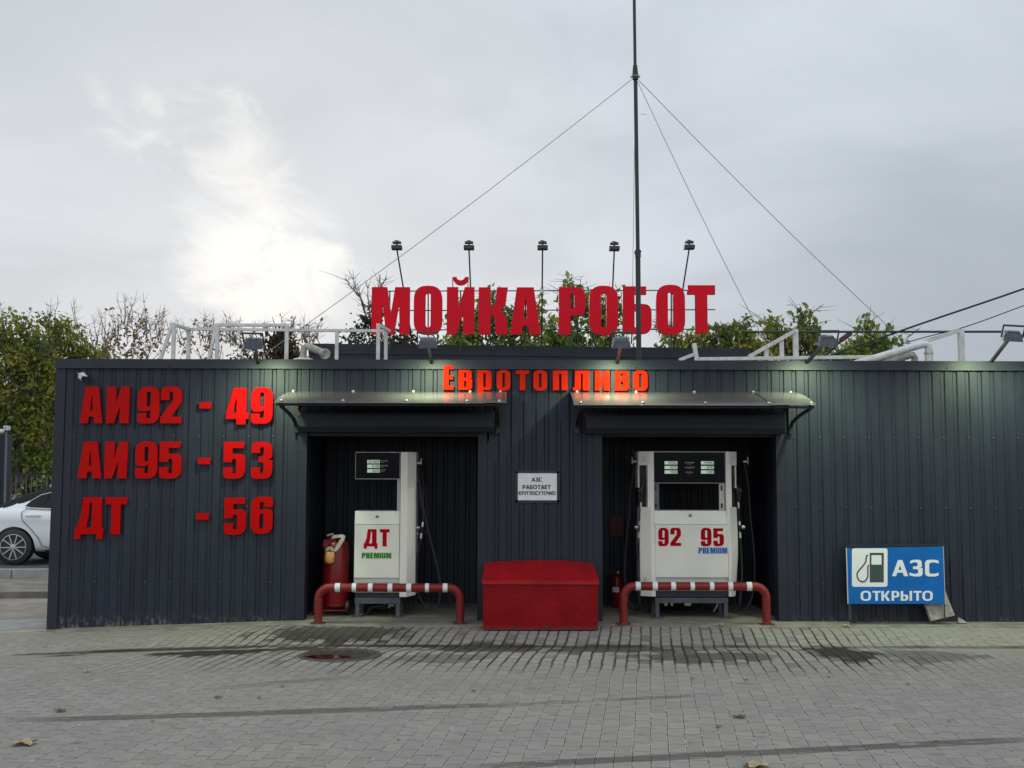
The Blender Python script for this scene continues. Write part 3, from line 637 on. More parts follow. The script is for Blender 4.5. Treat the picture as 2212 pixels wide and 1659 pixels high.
# corner and bay trims
MB().hexa([(XL - .012, F - .012, -.14), (XL + .10, F - .012, -.13), (XL + .10, F + .004, -.13), (XL - .012, F + .3, -.14)], [(XL - .012, F - .012, ZFL), (XL + .10, F - .012, ZFL), (XL + .10, F + .004, ZFL), (XL - .012, F + .3, ZFL)]).build('corner_trim', 'trim', bld)
pf = MB(); pf.prism([(F - .03, ZFL - .004), (F - .036, ZFL - .012), (F - .03, ZTOP), (F + .12, ZTOP + .006), (F + .12, ZTOP - .02), (F - .006, ZTOP - .02), (F - .006, ZFL)], XL - .02, XR)
xx = XL + .5
while xx < XR: pf.lathe([(0.009, 0), (0.009, -.005), (.005, -.011)], (xx, F - .033, ZFL + .014), 6, 'Y'); xx += random.uniform(.55, .85)
pf.build('parapet_trim', 'trim', bld)
BB = 13.85      # back wall of the bays
for (a, b_), nm in ((D1, 'bay'), (D2, 'bay')):
    for s, xj in ((-1, a), (1, b_)):
        j = MB(); w = 0.10
        j.box(xj + s * w, xj, F - .012, F + .003, 0.008, ZD + .03)
        j.box(xj + s * .012, xj, F + .003, F + .16, 0.008, ZD + .03)
        j.box(xj + s * (w + .055), xj + s * (w + .004), F - .008, F - .002, 0.008, ZD - .1)
        for zz_ in (.30, .95, 1.35, 1.85): j.lathe([(.008, 0), (.008, -.004), (.004, -.008)], (xj + s * (w - .02), F - .013, zz_), 6, 'Y')
        j.build('bay_trim', 'trim', bld)
for a, b_ in (D1, D2):
    inn = MB()
    clad(inn, a - .05, b_ + .05, 0.02, 2.5, BB, phase=.03, depth=.007)
    k = MB(); clad(k, 0, BB - F - .1, 0.02, 2.5, 0, depth=.007)
    for s, xj in ((1, a - .05), (-1, b_ + .05)):
        vs_ = [(xj - s * y_, F + .12 + x_, z_) for x_, y_, z_ in k.v]; inn.add(vs_, k.f)
    inn.box(a - .06, b_ + .06, F + .12, BB + .02, 2.40, 2.44)
    inn.build('bay_wall', 'wall', bld, recalc=False)
# roof deck and the walls that the front hides
MB().box(XL + .02, XR - .02, F + .02, 17.2, ZTOP - .26, ZTOP - .20).build('roof', 'roof', bld)
sw = MB(); sw.box(XL, XL + .05, F + .31, 17.2, -.3, ZTOP - .26); sw.box(XR - .05, XR, F + .02, 17.2, -.3, ZTOP - .26); sw.box(XL + .05, XR - .05, 17.15, 17.2, -.3, ZTOP - .26)
sw.build('side_wall', 'wall', bld)
# roller shutters, rolled up in their boxes
for (pa, pb, pt, pm_, pbm) in ((643, 1068, 893, 899, 934), (1266.6, 1697, 894, 900, 936)):
    Yb = F - .19
    xa_, xb_ = P(pa, 915, Yb).x, P(pb, 915, Yb).x; zt_, zb_ = Z(pt, Yb), Z(pbm, Yb)
    bx = MB(); bx.prism([(F - .005, zt_ + .03), (Yb + .03, zt_ + .03), (Yb + .004, zt_), (Yb, zt_ - .02), (Yb, zb_ + .06), (Yb + .035, zb_), (F - .005, zb_)], xa_, xb_)
    sb = bx.build('shutter_box', 'trim', bld, bevel=.004)
    e = MB(); e.box(xa_ - .004, xb_ + .004, Yb - .006, Yb - .0005, zt_ - .034, zt_ - .024); e.build('cover_lip', 'trim', sb)
    ba = MB(); Y2 = F + .05; ba.box(P(pa + 18, 937, Y2).x, P(pb - 18, 937, Y2).x, Y2, Y2 + .03, Z(943, Y2), zb_ + .04)
    ba.lathe([(.012, 0), (.012, -.012)], ((xa_ + xb_) / 2 + .02, Y2, Z(940, Y2)), 8, 'Y')
    ba.build('shutter_slat', 'trim', bld)

# the rear block whose dark parapet shows above the roof
Yr = 16.2
rb = thing('rear_block', (0.2, Yr, ZTOP - .2), 'dark graphite upper block behind the roof edge carrying the red roof letters', 'building')
xa_, xb_ = P(668, 760, Yr).x, P(1616, 765, Yr).x
q = MB(); z0_, z1_ = ZTOP - .2, P(668, 745, Yr).z; z2_ = P(1616, 756, Yr).z
q.hexa([(xa_, Yr, z0_), (xb_, Yr, z0_), (xb_, 21, z0_), (xa_, 21, z0_)], [(xa_, Yr, z1_), (xb_, Yr, z2_), (xb_, 21, z2_), (xa_, 21, z1_)])
q.build('wall', 'trim', rb)
q = MB(); q.hexa([(xa_ - .01, Yr - .02, z1_ - .13), (xb_ + .01, Yr - .02, z2_ - .13), (xb_ + .01, Yr - .004, z2_ - .13), (xa_ - .01, Yr - .004, z1_ - .13)], [(xa_ - .01, Yr - .02, z1_ + .02), (xb_ + .01, Yr - .02, z2_ + .02), (xb_ + .01, Yr + .2, z2_ + .02), (xa_ - .01, Yr + .2, z1_ + .02)]).build('parapet_trim', 'trim', rb)

# ================================================================ AWNINGS
M['poly'] = mat('smoked_polycarbonate', (0.088, 0.079, 0.076), 0.16, var=0.10, vscale=4, bump=0.05, bscale=6, spec=0.6, rvar=0.10)
def awning(label, bl, br_, fl, frr, ytop, yfr, seam, bolts_b, bolts_f, brk):
    Yf = F - .93
    xl, xr = P(bl, ytop, F).x, P(br_, ytop, F).x
    xl2, xr2 = P(fl, yfr, Yf).x, P(frr, yfr, Yf).x
    xl = (xl + xl2) / 2; xr = (xr + xr2) / 2
    zt_ = P((bl + br_) / 2, ytop, F).z; zf_ = P((fl + frr) / 2, yfr, Yf).z
    th = thing('entrance_awning', ((xl + xr) / 2, F, zf_), label, 'awning', 'awnings over the pump bays')
    def prof(s):   # s 0 at the wall, 1 at the drip edge
        return F - .93 * s, zt_ + (zf_ - zt_) * (0.40 * s + 0.60 * s ** 1.8)
    def shell(x0, x1, dz):
        b = MB(); ns = 14
        for i in range(ns + 1):
            y_, z_ = prof(i / ns)
            b.v += [(x0, y_, z_ + dz + .004), (x1, y_, z_ + dz + .004), (x0, y_, z_ + dz), (x1, y_, z_ + dz)]
        for i in range(ns):
            a = i * 4; b.f += [(a, a + 1, a + 5, a + 4), (a + 2, a + 6, a + 7, a + 3), (a, a + 4, a + 6, a + 2), (a + 1, a + 3, a + 7, a + 5)]
        b.f += [(0, 2, 3, 1), (ns * 4, ns * 4 + 1, ns * 4 + 3, ns * 4 + 2)]
        return b
    xs_ = P(seam, yfr, Yf).x
    shell(xl, xs_ + .05, 0).build('canopy_panel', 'poly', th, smooth=True)
    shell(xs_, xr, .007).build('canopy_panel', 'poly', th, smooth=True)
    fb = MB(); fb.tube([(xl + .02, F - .90, zf_ - .004 + .02 - .03), (xr - .02, F - .90, zf_ - .004 + .02 - .03)], .012, 8); fb.tube([(xl + .02, F - .02, zt_ - .02), (xr - .02, F - .02, zt_ - .02)], .012, 8)
    fb.build('support_bar', 'blkmetal', th)
    for p_ in brk:
        xb = P(p_, 900, F - .03).x; b = MB()
        zb_ = Z(936, F - .03)
        b.box(xb - .022, xb + .022, F - .045, F - .014, zb_, zt_ - .03)
        pts = [(xb, F - .05, zb_ + .07)] + [(xb, F - .05 - .80 * s ** 1.6, zb_ + .07 + (zf_ - zb_ - .10) * (s ** .75)) for s in lin(.1, 1, 9)]
        for a_, c_ in zip(pts, pts[1:]): b.bar(a_, c_, .035, .02)
        pr = [prof(s) for s in lin(0.02, .95, 8)]
        for a_, c_ in zip(pr, pr[1:]): b.bar((xb, a_[0], a_[1] - .014), (xb, c_[0], c_[1] - .014), .03, .02)
        b.build('bracket', 'blkmetal', th)
    for row, s in ((bolts_b, .10), (bolts_f, .93)):
        for p_ in row:
            y_, z_ = prof(s); xb = P(p_, ytop if s < .5 else yfr - 4, y_).x
            MB().lathe([(.019, 0), (.019, .006), (.010, .018), (.004, .021)], (xb, y_, z_ + .005), 8).build('bolt', 'galv', th, smooth=True)
awning('smoked curved awning over the diesel pump bay, nearest the price letters', 630, 1094, 591, 1095, 847, 871, 1039, (634, 763, 893, 1016, 1081), (609, 741, 878, 1010, 1079), (640, 1076))
awning('smoked curved awning over the petrol pump bay, with its bright lamp reflection', 1232, 1713.6, 1237, 1764.6, 848, 876, 1664, (1246, 1374, 1500, 1627, 1708), (1254, 1389, 1524, 1660, 1752), (1246, 1707))

# ================================================================ LETTERS ON THE WALL
YL = F - .042
def row(label, items, name='price_row'):
    xs_ = [P(i[1], i[3], YL).x for i in items]
    th = thing(name, (min(xs_), F, P(items[0][1], items[0][4], F).z), label, 'price lettering', 'red price rows on the wall')
    for ch, a, b_, c_, d_ in items:
        nm = 'digit' if ch.isdigit() else ('dash' if ch == '-' else 'letter')
        glyph(ch, a, b_, c_, d_, YL + random.uniform(-.003, .003), .028, nm, 'red_acryl', th)
row('red cut-out letters reading АИ 92 - 49, top price row', [('А', 173, 222.4, 835, 914.3), ('И', 230.4, 278.7, 835, 914.3), ('9', 297.3, 344, 835, 914.8), ('2', 346.7, 392, 835, 914.3), ('-', 430.8, 455.5, 868.7, 882.4), ('4', 488.5, 537, 838, 917), ('9', 542.5, 589, 836.4, 915.5)])
row('red cut-out letters reading АИ 95 - 53, middle price row', [('А', 168.4, 220.5, 954, 1033.4), ('И', 226, 274.5, 954, 1033.4), ('9', 292, 339.5, 953.5, 1033.6), ('5', 344, 391.6, 954, 1034), ('-', 427.7, 453.6, 988.9, 1003), ('5', 482.8, 529.6, 954.5, 1034.3), ('3', 543, 588.5, 954.5, 1034.5)])
row('red cut-out letters reading ДТ - 56, bottom price row', [('Д', 162.3, 222.8, 1074, 1154), ('Т', 227, 273.4, 1074, 1154.3), ('-', 424, 450.5, 1108.6, 1122.7), ('5', 484, 531.5, 1075.2, 1155.3), ('6', 541.8, 589, 1072.8, 1153.5)])
th = thing('fuel_lettering', (P(957, 840, YL).x, F, P(957, 842, F).z), 'glossy red letters reading Евротопливо below the roof edge', 'lettering')
for ch, a, b_, c_, d_ in [('Е', 957.6, 980, 789, 842), ('в', 990, 1020, 799, 842), ('р', 1031.2, 1061.8, 799.5, 842.5), ('о', 1073, 1102.7, 799, 843.8), ('т', 1114.5, 1142.7, 800, 843), ('о', 1152, 1182, 799.7, 844), ('п', 1194.4, 1226, 800.3, 843), ('л', 1238, 1273, 800.3, 843.3), ('и', 1285, 1317, 800.5, 843.5), ('в', 1328.4, 1358.6, 800.7, 843.7), ('о', 1368, 1399, 800, 844.5)]:
    glyph(ch, a, b_, c_, d_, YL, .028, 'letter', 'red_floodlit', th)

# paper notice taped on the wall between the bays
Yp = F - .008
pn = thing('paper_notice', (P(1160, 1087, Yp).x, F, P(1160, 1087, F).z), 'white paper notice taped with black tape between the two bays', 'notice')
b = MB(); b.box(P(1112, 1050, Yp).x, P(1210, 1050, Yp).x, Yp - .001, Yp + .006, Z(1087, Yp), Z(1016, Yp)); b.build('backing_tape', 'tape', pn)
pp = MB(); 
nn = 12
x0_, x1_, z0_, z1_ = P(1118, 1050, Yp).x, P(1203.5, 1050, Yp).x, P(1160, 1082, Yp).z, P(1160, 1021, Yp).z
for j in range(nn + 1):
    for i in range(nn + 1):
        pp.v.append((x0_ + (x1_ - x0_) * i / nn, Yp - .005 + .0016 * math.sin(i * .9 + j * .6) * math.cos(j * .8), z0_ + (z1_ - z0_) * j / nn))
for j in range(nn):
    for i in range(nn): a = j * (nn + 1) + i; pp.f.append((a, a + 1, a + nn + 2, a + nn + 1))
pp.build('sheet', 'paper', pn, recalc=False, smooth=True)
tp = MB()
for (a, c_, e, f_) in ((1112, 1018, 1211, 1022), (1112, 1080.5, 1211, 1085.5), (1113, 1016, 1118.5, 1087), (1203, 1014, 1208.5, 1087)):
    tp.box(P(a, 1050, Yp).x, P(e, 1050, Yp).x, Yp - .0095, Yp - .008, P(1160, f_, Yp).z, P(1160, c_, Yp).z)
tp.build('tape', 'tape', pn)
for body, a, e, c_, d_ in (('АЗС', 1148.5, 1170.5, 1031.5, 1040.5), ('РАБОТАЕТ', 1129, 1189.5, 1047.3, 1056.8), ('КРУГЛОСУТОЧНО', 1120.5, 1200, 1061, 1069.5)):
    words_px(body, a, e, c_, d_, Yp - .0095, .001, 'lettering', 'ink', pn, .022)

# small camera on the wall above the price letters
p = P(180, 818, F - .1)
cm = thing('security_camera', (p.x, F, p.z), 'small white bullet camera on the wall above the top price row', 'camera')
MB().lathe([(.035, 0), (.035, -.012), (.018, -.02), (.014, -.05)], (p.x - .045, F, p.z + .045), 14, 'Y').build('mount', 'white', cm, smooth=True)
a = Vector((p.x - .05, F - .05, p.z + .03)); d = Vector((.09, -.12, -.045)).normalized()
MB().tube([a, a + d * .02, a + d * .12, a + d * .125], [.028, .032, .032, .03], 14).build('housing', 'white', cm, smooth=True)
MB().tube([a + d * .11, a + d * .13], [.030, .030], 14).build('lens', 'black', cm, smooth=True)
MB().bar(a + Vector((0, 0, .034)), a + d * .145 + Vector((0, 0, .036)), .066, .006).build('sunshield', 'white', cm)

# ================================================================ RED SAND BOX
Yb = 11.66
x0, x1 = P(1043.6, 1300, Yb).x, P(1291.5, 1300, Yb).x
zt = P(1167, 1259, Yb).z; zb = zg(0, Yb) + .012
sb = thing('sand_box', ((x0 + x1) / 2, Yb + .3, zb), 'red metal sand box with sloping lid between the two pump bays', 'sand box')
b = MB(); b.box(x0, x1, Yb, F - .03, zb, zt); b.build('body', 'red_box', sb, bevel=.005)
l = MB(); n = 18; zl = P(1167, 1256, Yb).z; Yl = Yb - .025; Yk = F - .05
for i in range(n + 1):
    s = i / n; xx = x0 - .012 + (x1 - x0 + .024) * s
    hump = .034 * (1 - (2 * s - 1) ** 2)
    for j in range(7):
        r_ = j / 6; y_ = Yl + (Yk - Yl) * r_
        z_ = zl + .01 + (.135 + hump) * r_ + .006 * math.sin(r_ * PI)
        l.v.append((xx + (.5 - s) * .035 * r_, y_, z_))
o_ = len(l.v)
for i in range(n):
    for j in range(6): a = i * 7 + j; l.f.append((a, a + 7, a + 8, a + 1))
lo = len(l.v)
for i in range(n + 1): l.v.append((x0 - .012 + (x1 - x0 + .024) * i / n, Yl, zl - .028))
for i in range(n): l.f.append((lo + i, lo + i + 1, (i + 1) * 7, i * 7))
for e in (0, n):
    l.v += [(l.v[e * 7][0], Yk, zl - .028)]
    k = len(l.v) - 1; l.f.append(tuple([lo + e] + [e * 7 + j for j in range(7)] + [k]))
l.build('lid', 'red_lid', sb, smooth=True)
b = MB(); b.box(x0 - .004, x1 + .004, Yb - .004, Yb + .01, zb, zb + .022); b.build('base_rim', 'red_box', sb)

# ================================================================ PIPE BARRIERS
def barrier(label, pl, pr, ptop, pbase, bands, Yc):
    xl, xr = P(pl, 1300, Yc).x, P(pr, 1300, Yc).x; zt_ = P((pl + pr) / 2, ptop, Yc).z; z0 = zg((xl + xr) / 2, 12.2) + .012
    r = .0455; cr = .125
    th = thing('pipe_barrier', ((xl + xr) / 2, Yc, z0), label, 'barrier', 'red pipe barriers before the pumps')
    pts = [(xl, Yc, z0), (xl, Yc, zt_ - cr)] + [(xl + cr - cr * math.cos(R(a)), Yc, zt_ - cr + cr * math.sin(R(a))) for a in range(10, 90, 10)] + [(xl + cr, Yc, zt_)]
    pts += [(xr - cr, Yc, zt_)] + [(xr - cr + cr * math.sin(R(a)), Yc, zt_ - cr + cr * math.cos(R(a))) for a in range(10, 90, 10)] + [(xr, Yc, zt_ - cr), (xr, Yc, z0)]
    MB().tube(pts, r, 20).build('pipe', 'red_pipe', th, smooth=True)
    for xq in (xl, xr):
        MB().box(xq - .075, xq + .075, Yc - .075, Yc + .075, z0 - .004, z0 + .008).build('foot_plate', 'red_pipe', th)
        w = MB().lathe([(r + .001, 0), (r + .004, .004), (r + .004, .008), (r + .001, .012)], (xq, Yc, zt_ - cr - .01), 20); w.build('weld', 'red_pipe', th, smooth=True)
    for a, c_ in bands:
        xa, xb = P(a, ptop, Yc).x, P(c_, ptop, Yc).x
        MB().lathe([(r - .002, xa), (r + .0025, xa + .001), (r + .0025, xb - .001), (r - .002, xb)], (0, Yc, zt_), 20, 'X').build('band', 'band', th, smooth=True)
c2 = lambda v: 603.5 + v * .3472
c3 = lambda v: 1014.9 + v * .3472
barrier('red pipe barrier with white bands before the diesel pump', 688, 994.3, 1269.5, 1345, [(c2(a), c2(d)) for a, d in ((347, 380), (453, 480), (553, 582), (675, 705), (790, 822), (907, 932), (1017, 1047))], 12.06)
barrier('red pipe barrier with white bands before the double petrol pump', 1346.8, 1655.4, 1266.5, 1344, [(c3(a), c3(d)) for a, d in ((1030, 1062), (1135, 1167), (1250, 1280), (1370, 1397), (1490, 1518), (1605, 1635), (1720, 1753))], 12.06)

# ================================================================ FUEL DISPENSERS
YD = 12.56
SEG = {'0': 'abcdef', '1': 'bc', '2': 'abged', '3': 'abgcd', '4': 'fgbc', '5': 'afgcd', '6': 'afgedc', '7': 'abc', '8': 'abcdefg', '9': 'abcdfg'}
def lcd(parent, pa, pb, pt, pbm, digits, y_):
    xa, xb = P(pa, pt, y_).x, P(pb, pt, y_).x; zt_, z0 = Z(pt, y_, pa), Z(pbm, y_, pa)
    o_ = MB().box(xa, xb, y_ - .003, y_ + .004, z0, zt_).build('number_screen', 'lcd', parent)
    h = (zt_ - z0) * .66; w = h * .55; b = MB(); xx = xb - .008 - w
    for ch in reversed(digits):
        zc = (zt_ + z0) / 2; s = h / 2; q = h * .09
        for sg in SEG[ch]:
            bx = {'a': (0, w, s - q, s + q), 'g': (0, w, -q, q), 'd': (0, w, -s - q, -s + q), 'f': (-q, q, 0, s), 'b': (w - q, w + q, 0, s), 'e': (-q, q, -s, 0), 'c': (w - q, w + q, -s, 0)}[sg]
            b.box(xx + bx[0], xx + bx[1], y_ - .0045 - .0002 * 'abcdefg'.index(sg), y_ - .003, zc + bx[2], zc + bx[3])
        xx -= w * 1.5
    b.build('figures', 'lcdd', o_)
def slots(parent, pxs, pys, y_, m='blkmetal', w=7, h=1.3):
    b = MB()
    for px in pxs:
        for py in pys: b.box(P(px - w / 2, py, y_).x, P(px + w / 2, py, y_).x, y_ - .002, y_ + .002, Z(py + h / 2, y_), Z(py - h / 2, y_))
    return b.build('vent_slots', 'dispg', parent)
def hose(parent, pts, r=.013, m='rubber'):
    # smooth the path
    q = [Vector(p) for p in pts]
    for _ in range(2):
        nq = [q[0]]
        for a, c_ in zip(q, q[1:]): nq += [a * .75 + c_ * .25, a * .25 + c_ * .75]
        nq.append(q[-1]); q = nq
    return MB().tube(q, r, 8).build('hose', m, parent, smooth=True)
def lock(parent, px, py, y_):
    p_ = P(px, py, y_); o_ = MB().lathe([(.020, 0), (.020, -.006), (.015, -.009)], (p_.x, y_, p_.z), 16, 'Y').build('lock', 'steel', parent, smooth=True)
    MB().lathe([(.009, -.009), (.009, -.011)], (p_.x, y_, p_.z), 10, 'Y').build('keyhole', 'flooddark', o_)
def standframe(parent, pa, pb, ptop, pbt, pleg, legs, dep=.40):
    zt_, z1, z0 = Z(ptop, YD), Z(pbt, YD), .02
    xa, xb = P(pa, 1300, YD).x, P(pb, 1300, YD).x; b = MB()
    b.box(xa, xb, YD, YD + .05, z1, zt_); b.box(xa, xb, YD + dep - .05, YD + dep, z1, zt_)
    b.box(xa, xa + .04, YD + .05, YD + dep - .05, z1, zt_); b.box(xb - .04, xb, YD + .05, YD + dep - .05, z1, zt_)
    st = b.build('stand', 'stand', parent, bevel=.003)
    for la, lb in legs:
        for yy in (YD + .003, YD + dep - .047):
            q = MB(); u0, u1 = P(la, 1320, YD).x, P(lb, 1320, YD).x
            q.box(u0, u1, yy, yy + .044, z0, z1); q.box(u0 - .04, u1 + .04, yy - .04, yy + .07, z0, z0 + .008)
            q.build('leg', 'stand', st)
def swivel(parent, p, side, top=True):
    p = Vector(p)
    MB().tube([p + Vector((side * .0, 0, .05)), p + Vector((0, 0, .02)), p], [.011, .014, .012], 10).build('fitting', 'white', parent, smooth=True)

# ---- diesel pump (one column on its right side)
xa, xb = P(765, 1150, YD).x, P(864, 1150, YD).x
dp = thing('fuel_dispenser', ((xa + xb) / 2 + .08, YD + .2, 0.02), 'white diesel fuel pump marked ДТ in the left bay', 'fuel pump', 'white fuel pumps in the bays')
dep = .40
zc0, zc1, zc2, zc3 = Z(1281, YD), Z(1260, YD), Z(1133.5, YD), Z(1104.5, YD)
b = MB(); b.prism([(YD + .02, zc0), (YD + .02, zc1), (YD + .012, zc1), (YD + .004, zc2), (YD + .022, zc3), (YD + dep, zc3), (YD + dep, zc0)], xa + .003, xb - .002); b.build('cabinet', 'dispg', dp, bevel=.003)
b = MB(); b.hexa([(xa + .004, YD - .002, Z(1249, YD)), (xb - .004, YD - .002, Z(1249, YD)), (xb - .004, YD + .012, Z(1249, YD)), (xa + .004, YD + .012, Z(1249, YD))], [(xa + .006, YD - .010, zc2 - .004), (xb - .004, YD - .010, zc2 - .004), (xb - .004, YD + .003, zc2 - .004), (xa + .006, YD + .003, zc2 - .004)]); b.build('front_panel', 'disp', dp, bevel=.003)
b = MB(); b.hexa([(xa + .004, YD - .012, zc2), (xb - .003, YD - .012, zc2), (xb - .003, YD + .003, zc2), (xa + .004, YD + .003, zc2)], [(xa + .008, YD + .008, zc3 - .002), (xb - .003, YD + .008, zc3 - .002), (xb - .003, YD + .020, zc3 - .002), (xa + .008, YD + .020, zc3 - .002)]); b.build('upper_panel', 'disp2', dp, bevel=.003)
lock(dp, 815, 1115, YD - .003)
b = MB(); b.box(xa + .015, xb - .01, YD + .04, YD + dep - .02, Z(1292, YD), zc0); b.build('plinth', 'plinth', dp)
standframe(dp, 766, 864.5, 1292.7, 1305, 1332, ((767.5, 776), (855, 863.5)))
# display head
hx0, hx1 = P(767.4, 1000, YD).x, P(864.6, 1000, YD).x; hz0, hz1 = Z(1036, YD), Z(977, YD)
b = MB(); b.box(hx0, hx1, YD, YD + dep, hz0, hz1); hd = b.build('display_head', 'dispg', dp, bevel=.004)
b = MB(); b.box(hx0 + .007, hx1 - .006, YD - .006, YD + .002, hz0 + .008, hz1 - .008); b.build('display_glass', 'glassblk', hd)
for i, dg_ in enumerate(('354928', '6338', '5600')):
    lcd(hd, 793.4, 820.5, 993.6 + i * 9.9, 1001 + i * 9.9, dg_, YD - .007)
for body, y0_, y1_ in (('СУММА', 994, 997), ('ОБЪЁМ', 1003.6, 1007.2), ('ЦЕНА', 1013.6, 1016.6)):
    words_px(body, 823, 838 if body != 'ЦЕНА' else 833, y0_, y1_, YD - .008, .001, 'lettering', 'dispg', hd, .01)
for body, y0_ in (('руб', 998), ('литры', 1008), ('руб/л', 1017.6)): words_px(body, 823, 830, y0_, y0_ + 1.8, YD - .008, .001, 'lettering', 'dispg', hd, .0)
# column
kx = [P(q_, 1100, YD).x for q_ in (864.8, 880, 897)]
zk0, zk1 = Z(1290, YD), Z(977, YD)
b = MB(); poly = [(kx[0] + .001, YD - .02), (kx[1], YD - .02), (kx[2], YD + .07), (kx[2], YD + dep), (kx[0] + .001, YD + dep)]
n = len(poly); b.v = [(q_[0], q_[1], zk0 + (.012 if q_[0] > kx[1] else 0)) for q_ in poly] + [(q_[0], q_[1], zk1) for q_ in poly]
b.f = [tuple(range(n, 2 * n)), tuple(reversed(range(n)))] + [(i, (i + 1) % n, n + (i + 1) % n, n + i) for i in range(n)]
col = b.build('column', 'disp', dp, bevel=.004)
for zq in (Z(986.5, YD), Z(992, YD), Z(997, YD), Z(1247, YD), Z(1252.5, YD), Z(1258, YD)):
    e = MB(); e.bar((kx[1] + .025, YD + .0 + .022, zq), (kx[1] + .058, YD + .056, zq), .004, .005); e.build('vent_slot', 'dispg', col)
# slim posts between head and cabinet
for yo_ in (.05, dep - .1):
    b = MB(); b.box(P(857, 1070, YD).x, P(863.5, 1070, YD).x, YD + yo_, YD + yo_ + .03, zc3, hz0); b.build('head_post', 'dispg', dp)
# lettering
glyph('Д', 786, 815.4, 1143, 1180.3, YD - .0105, .001, 'lettering', 'red_ink', dp); glyph('Т', 820.4, 841.3, 1143, 1180.3, YD - .0105, .001, 'lettering', 'red_ink', dp)
def premium(parent, a, e, t_, bt, m):
    ws = [.57, .58, .47, .8, .25, .58, .8]; gap = .10; tot = sum(ws) + gap * 6; xx = a
    for ch, w in zip('PREMIUM', ws):
        glyph(ch, xx, xx + w / tot * (e - a), t_, bt, YD - .0105, .001, 'lettering', m, parent); xx += (w + gap) / tot * (e - a)
premium(dp, 781.7, 845, 1194, 1206, 'green_ink')
# hoses, holster and nozzle on the right side
cxp = lambda v: 844.9 + v * .2446
cyp = lambda v: 921.7 + v * .2446
def hp(cx_, cy_, y_): p_ = P(cxp(cx_), cyp(cy_), y_); return (p_.x, p_.y, p_.z)
Yh = YD + .18
b = MB(); p_ = hp(212, 320, Yh); b.box(p_[0], p_[0] + .075, Yh - .03, Yh + .03, p_[2] - .012, p_[2] + .012); b.box(p_[0] + .065, p_[0] + .075, Yh - .035, Yh + .035, p_[2] - .02, p_[2] + .05); b.build('hose_arm', 'galv', dp)
hose(dp, [hp(228, 320, Yh), hp(240, 420, Yh), hp(268, 600, Yh), hp(305, 830, Yh), hp(350, 1000, Yh), hp(400, 1200, Yh), hp(440, 1390, Yh), hp(430, 1560, Yh), hp(380, 1612, Yh), hp(310, 1600, Yh), hp(245, 1500, Yh), hp(222, 1380, Yh), hp(228, 1180, Yh), hp(262, 985, Yh - .02)])
hose(dp, [hp(262, 380, Yh + .06), hp(285, 500, Yh + .06), hp(318, 700, Yh + .06), hp(325, 850, Yh + .06), hp(300, 950, Yh + .06), hp(255, 975, Yh + .05)], .008)
MB().tube([hp(262, 990, Yh - .02), hp(266, 940, Yh - .02)], .012, 10).build('fitting', 'band', dp, smooth=True)
MB().tube([hp(266, 940, Yh - .02), hp(275, 885, Yh - .02)], .011, 10).build('hose_joint', 'rubber', dp, smooth=True)
MB().tube([hp(275, 885, Yh - .02), hp(281, 842, Yh - .02)], .012, 10).build('fitting', 'band', dp, smooth=True)
hose(dp, [hp(281, 842, Yh - .02), hp(284, 780, Yh), hp(272, 700, Yh)], .010)
nz = MB(); a = Vector(hp(272, 715, Yh)); c_ = Vector(hp(255, 600, Yh)); e = Vector(hp(262, 540, Yh)); g = Vector(hp(222, 500, Yh))
nz.tube([a, c_, e], [.016, .020, .022], 10); nz.tube([e, (e + g) / 2 + Vector((0, 0, .01)), g], [.020, .014, .010], 10); nz.bar(hp(278, 690, Yh), hp(285, 560, Yh), .012, .012)
nz.build('nozzle', 'blkmetal', dp, smooth=True)
MB().tube([hp(212, 893, Yh - .05), hp(252, 893, Yh - .05)], .024, 14).build('hose_clip', 'steel', dp, smooth=True)
p_ = hp(232, 930, Yh - .05); MB().lathe([(.012, 0), (.012, -.03), (.008, -.036)], p_, 10).build('clip_pin', 'galv', dp, smooth=True)
# plumbing under the stand
pl = MB(); p_ = P(845, 1307, YD + .15); pl.tube([(p_.x - .03, p_.y, p_.z), (p_.x + .035, p_.y, p_.z)], [.018, .018], 10); pl.tube([(p_.x - .02, p_.y, p_.z), (p_.x - .02, p_.y, p_.z - .035)], .012, 8); pl.build('valve', 'brass', dp, smooth=True)
pl = MB(); pl.tube([P(835, 1306, YD + .2), P(800, 1312, YD + .2), P(792, 1330, YD + .2)], .03, 10); pl.build('supply_pipe', 'blkmetal', dp, smooth=True)

# ---- petrol pump (columns on both sides)
q4 = lambda v: 1344.1 + v * .2579
r4 = lambda v: 932.6 + v * .2579
pp_ = thing('fuel_dispenser', (P(1489, 1300, YD).x, YD + .2, .02), 'wide white petrol pump marked 92 and 95 in the right bay', 'fuel pump', 'white fuel pumps in the bays')
U = lambda v, y=1150, Y_=YD: P(q4(v), y, Y_).x
V = lambda v, Y_=YD: Z(r4(v), Y_, 1489)
za, zb_, zc_, zd_ = V(1335), V(1265), V(776), V(660)
b = MB(); b.prism([(YD + .02, za), (YD + .02, V(1222)), (YD + .003, zc_), (YD + .022, zd_), (YD + dep, zd_), (YD + dep, za)], U(272), U(884)); b.build('cabinet', 'dispg', pp_, bevel=.003)
b = MB(); b.hexa([(U(277), YD - .003, V(1220)), (U(887), YD - .003, V(1220)), (U(887), YD + .012, V(1220)), (U(277), YD + .012, V(1220))], [(U(275), YD - .010, zc_ - .004), (U(880), YD - .010, zc_ - .004), (U(880), YD + .003, zc_ - .004), (U(275), YD + .003, zc_ - .004)]); b.build('front_panel', 'disp', pp_, bevel=.003)
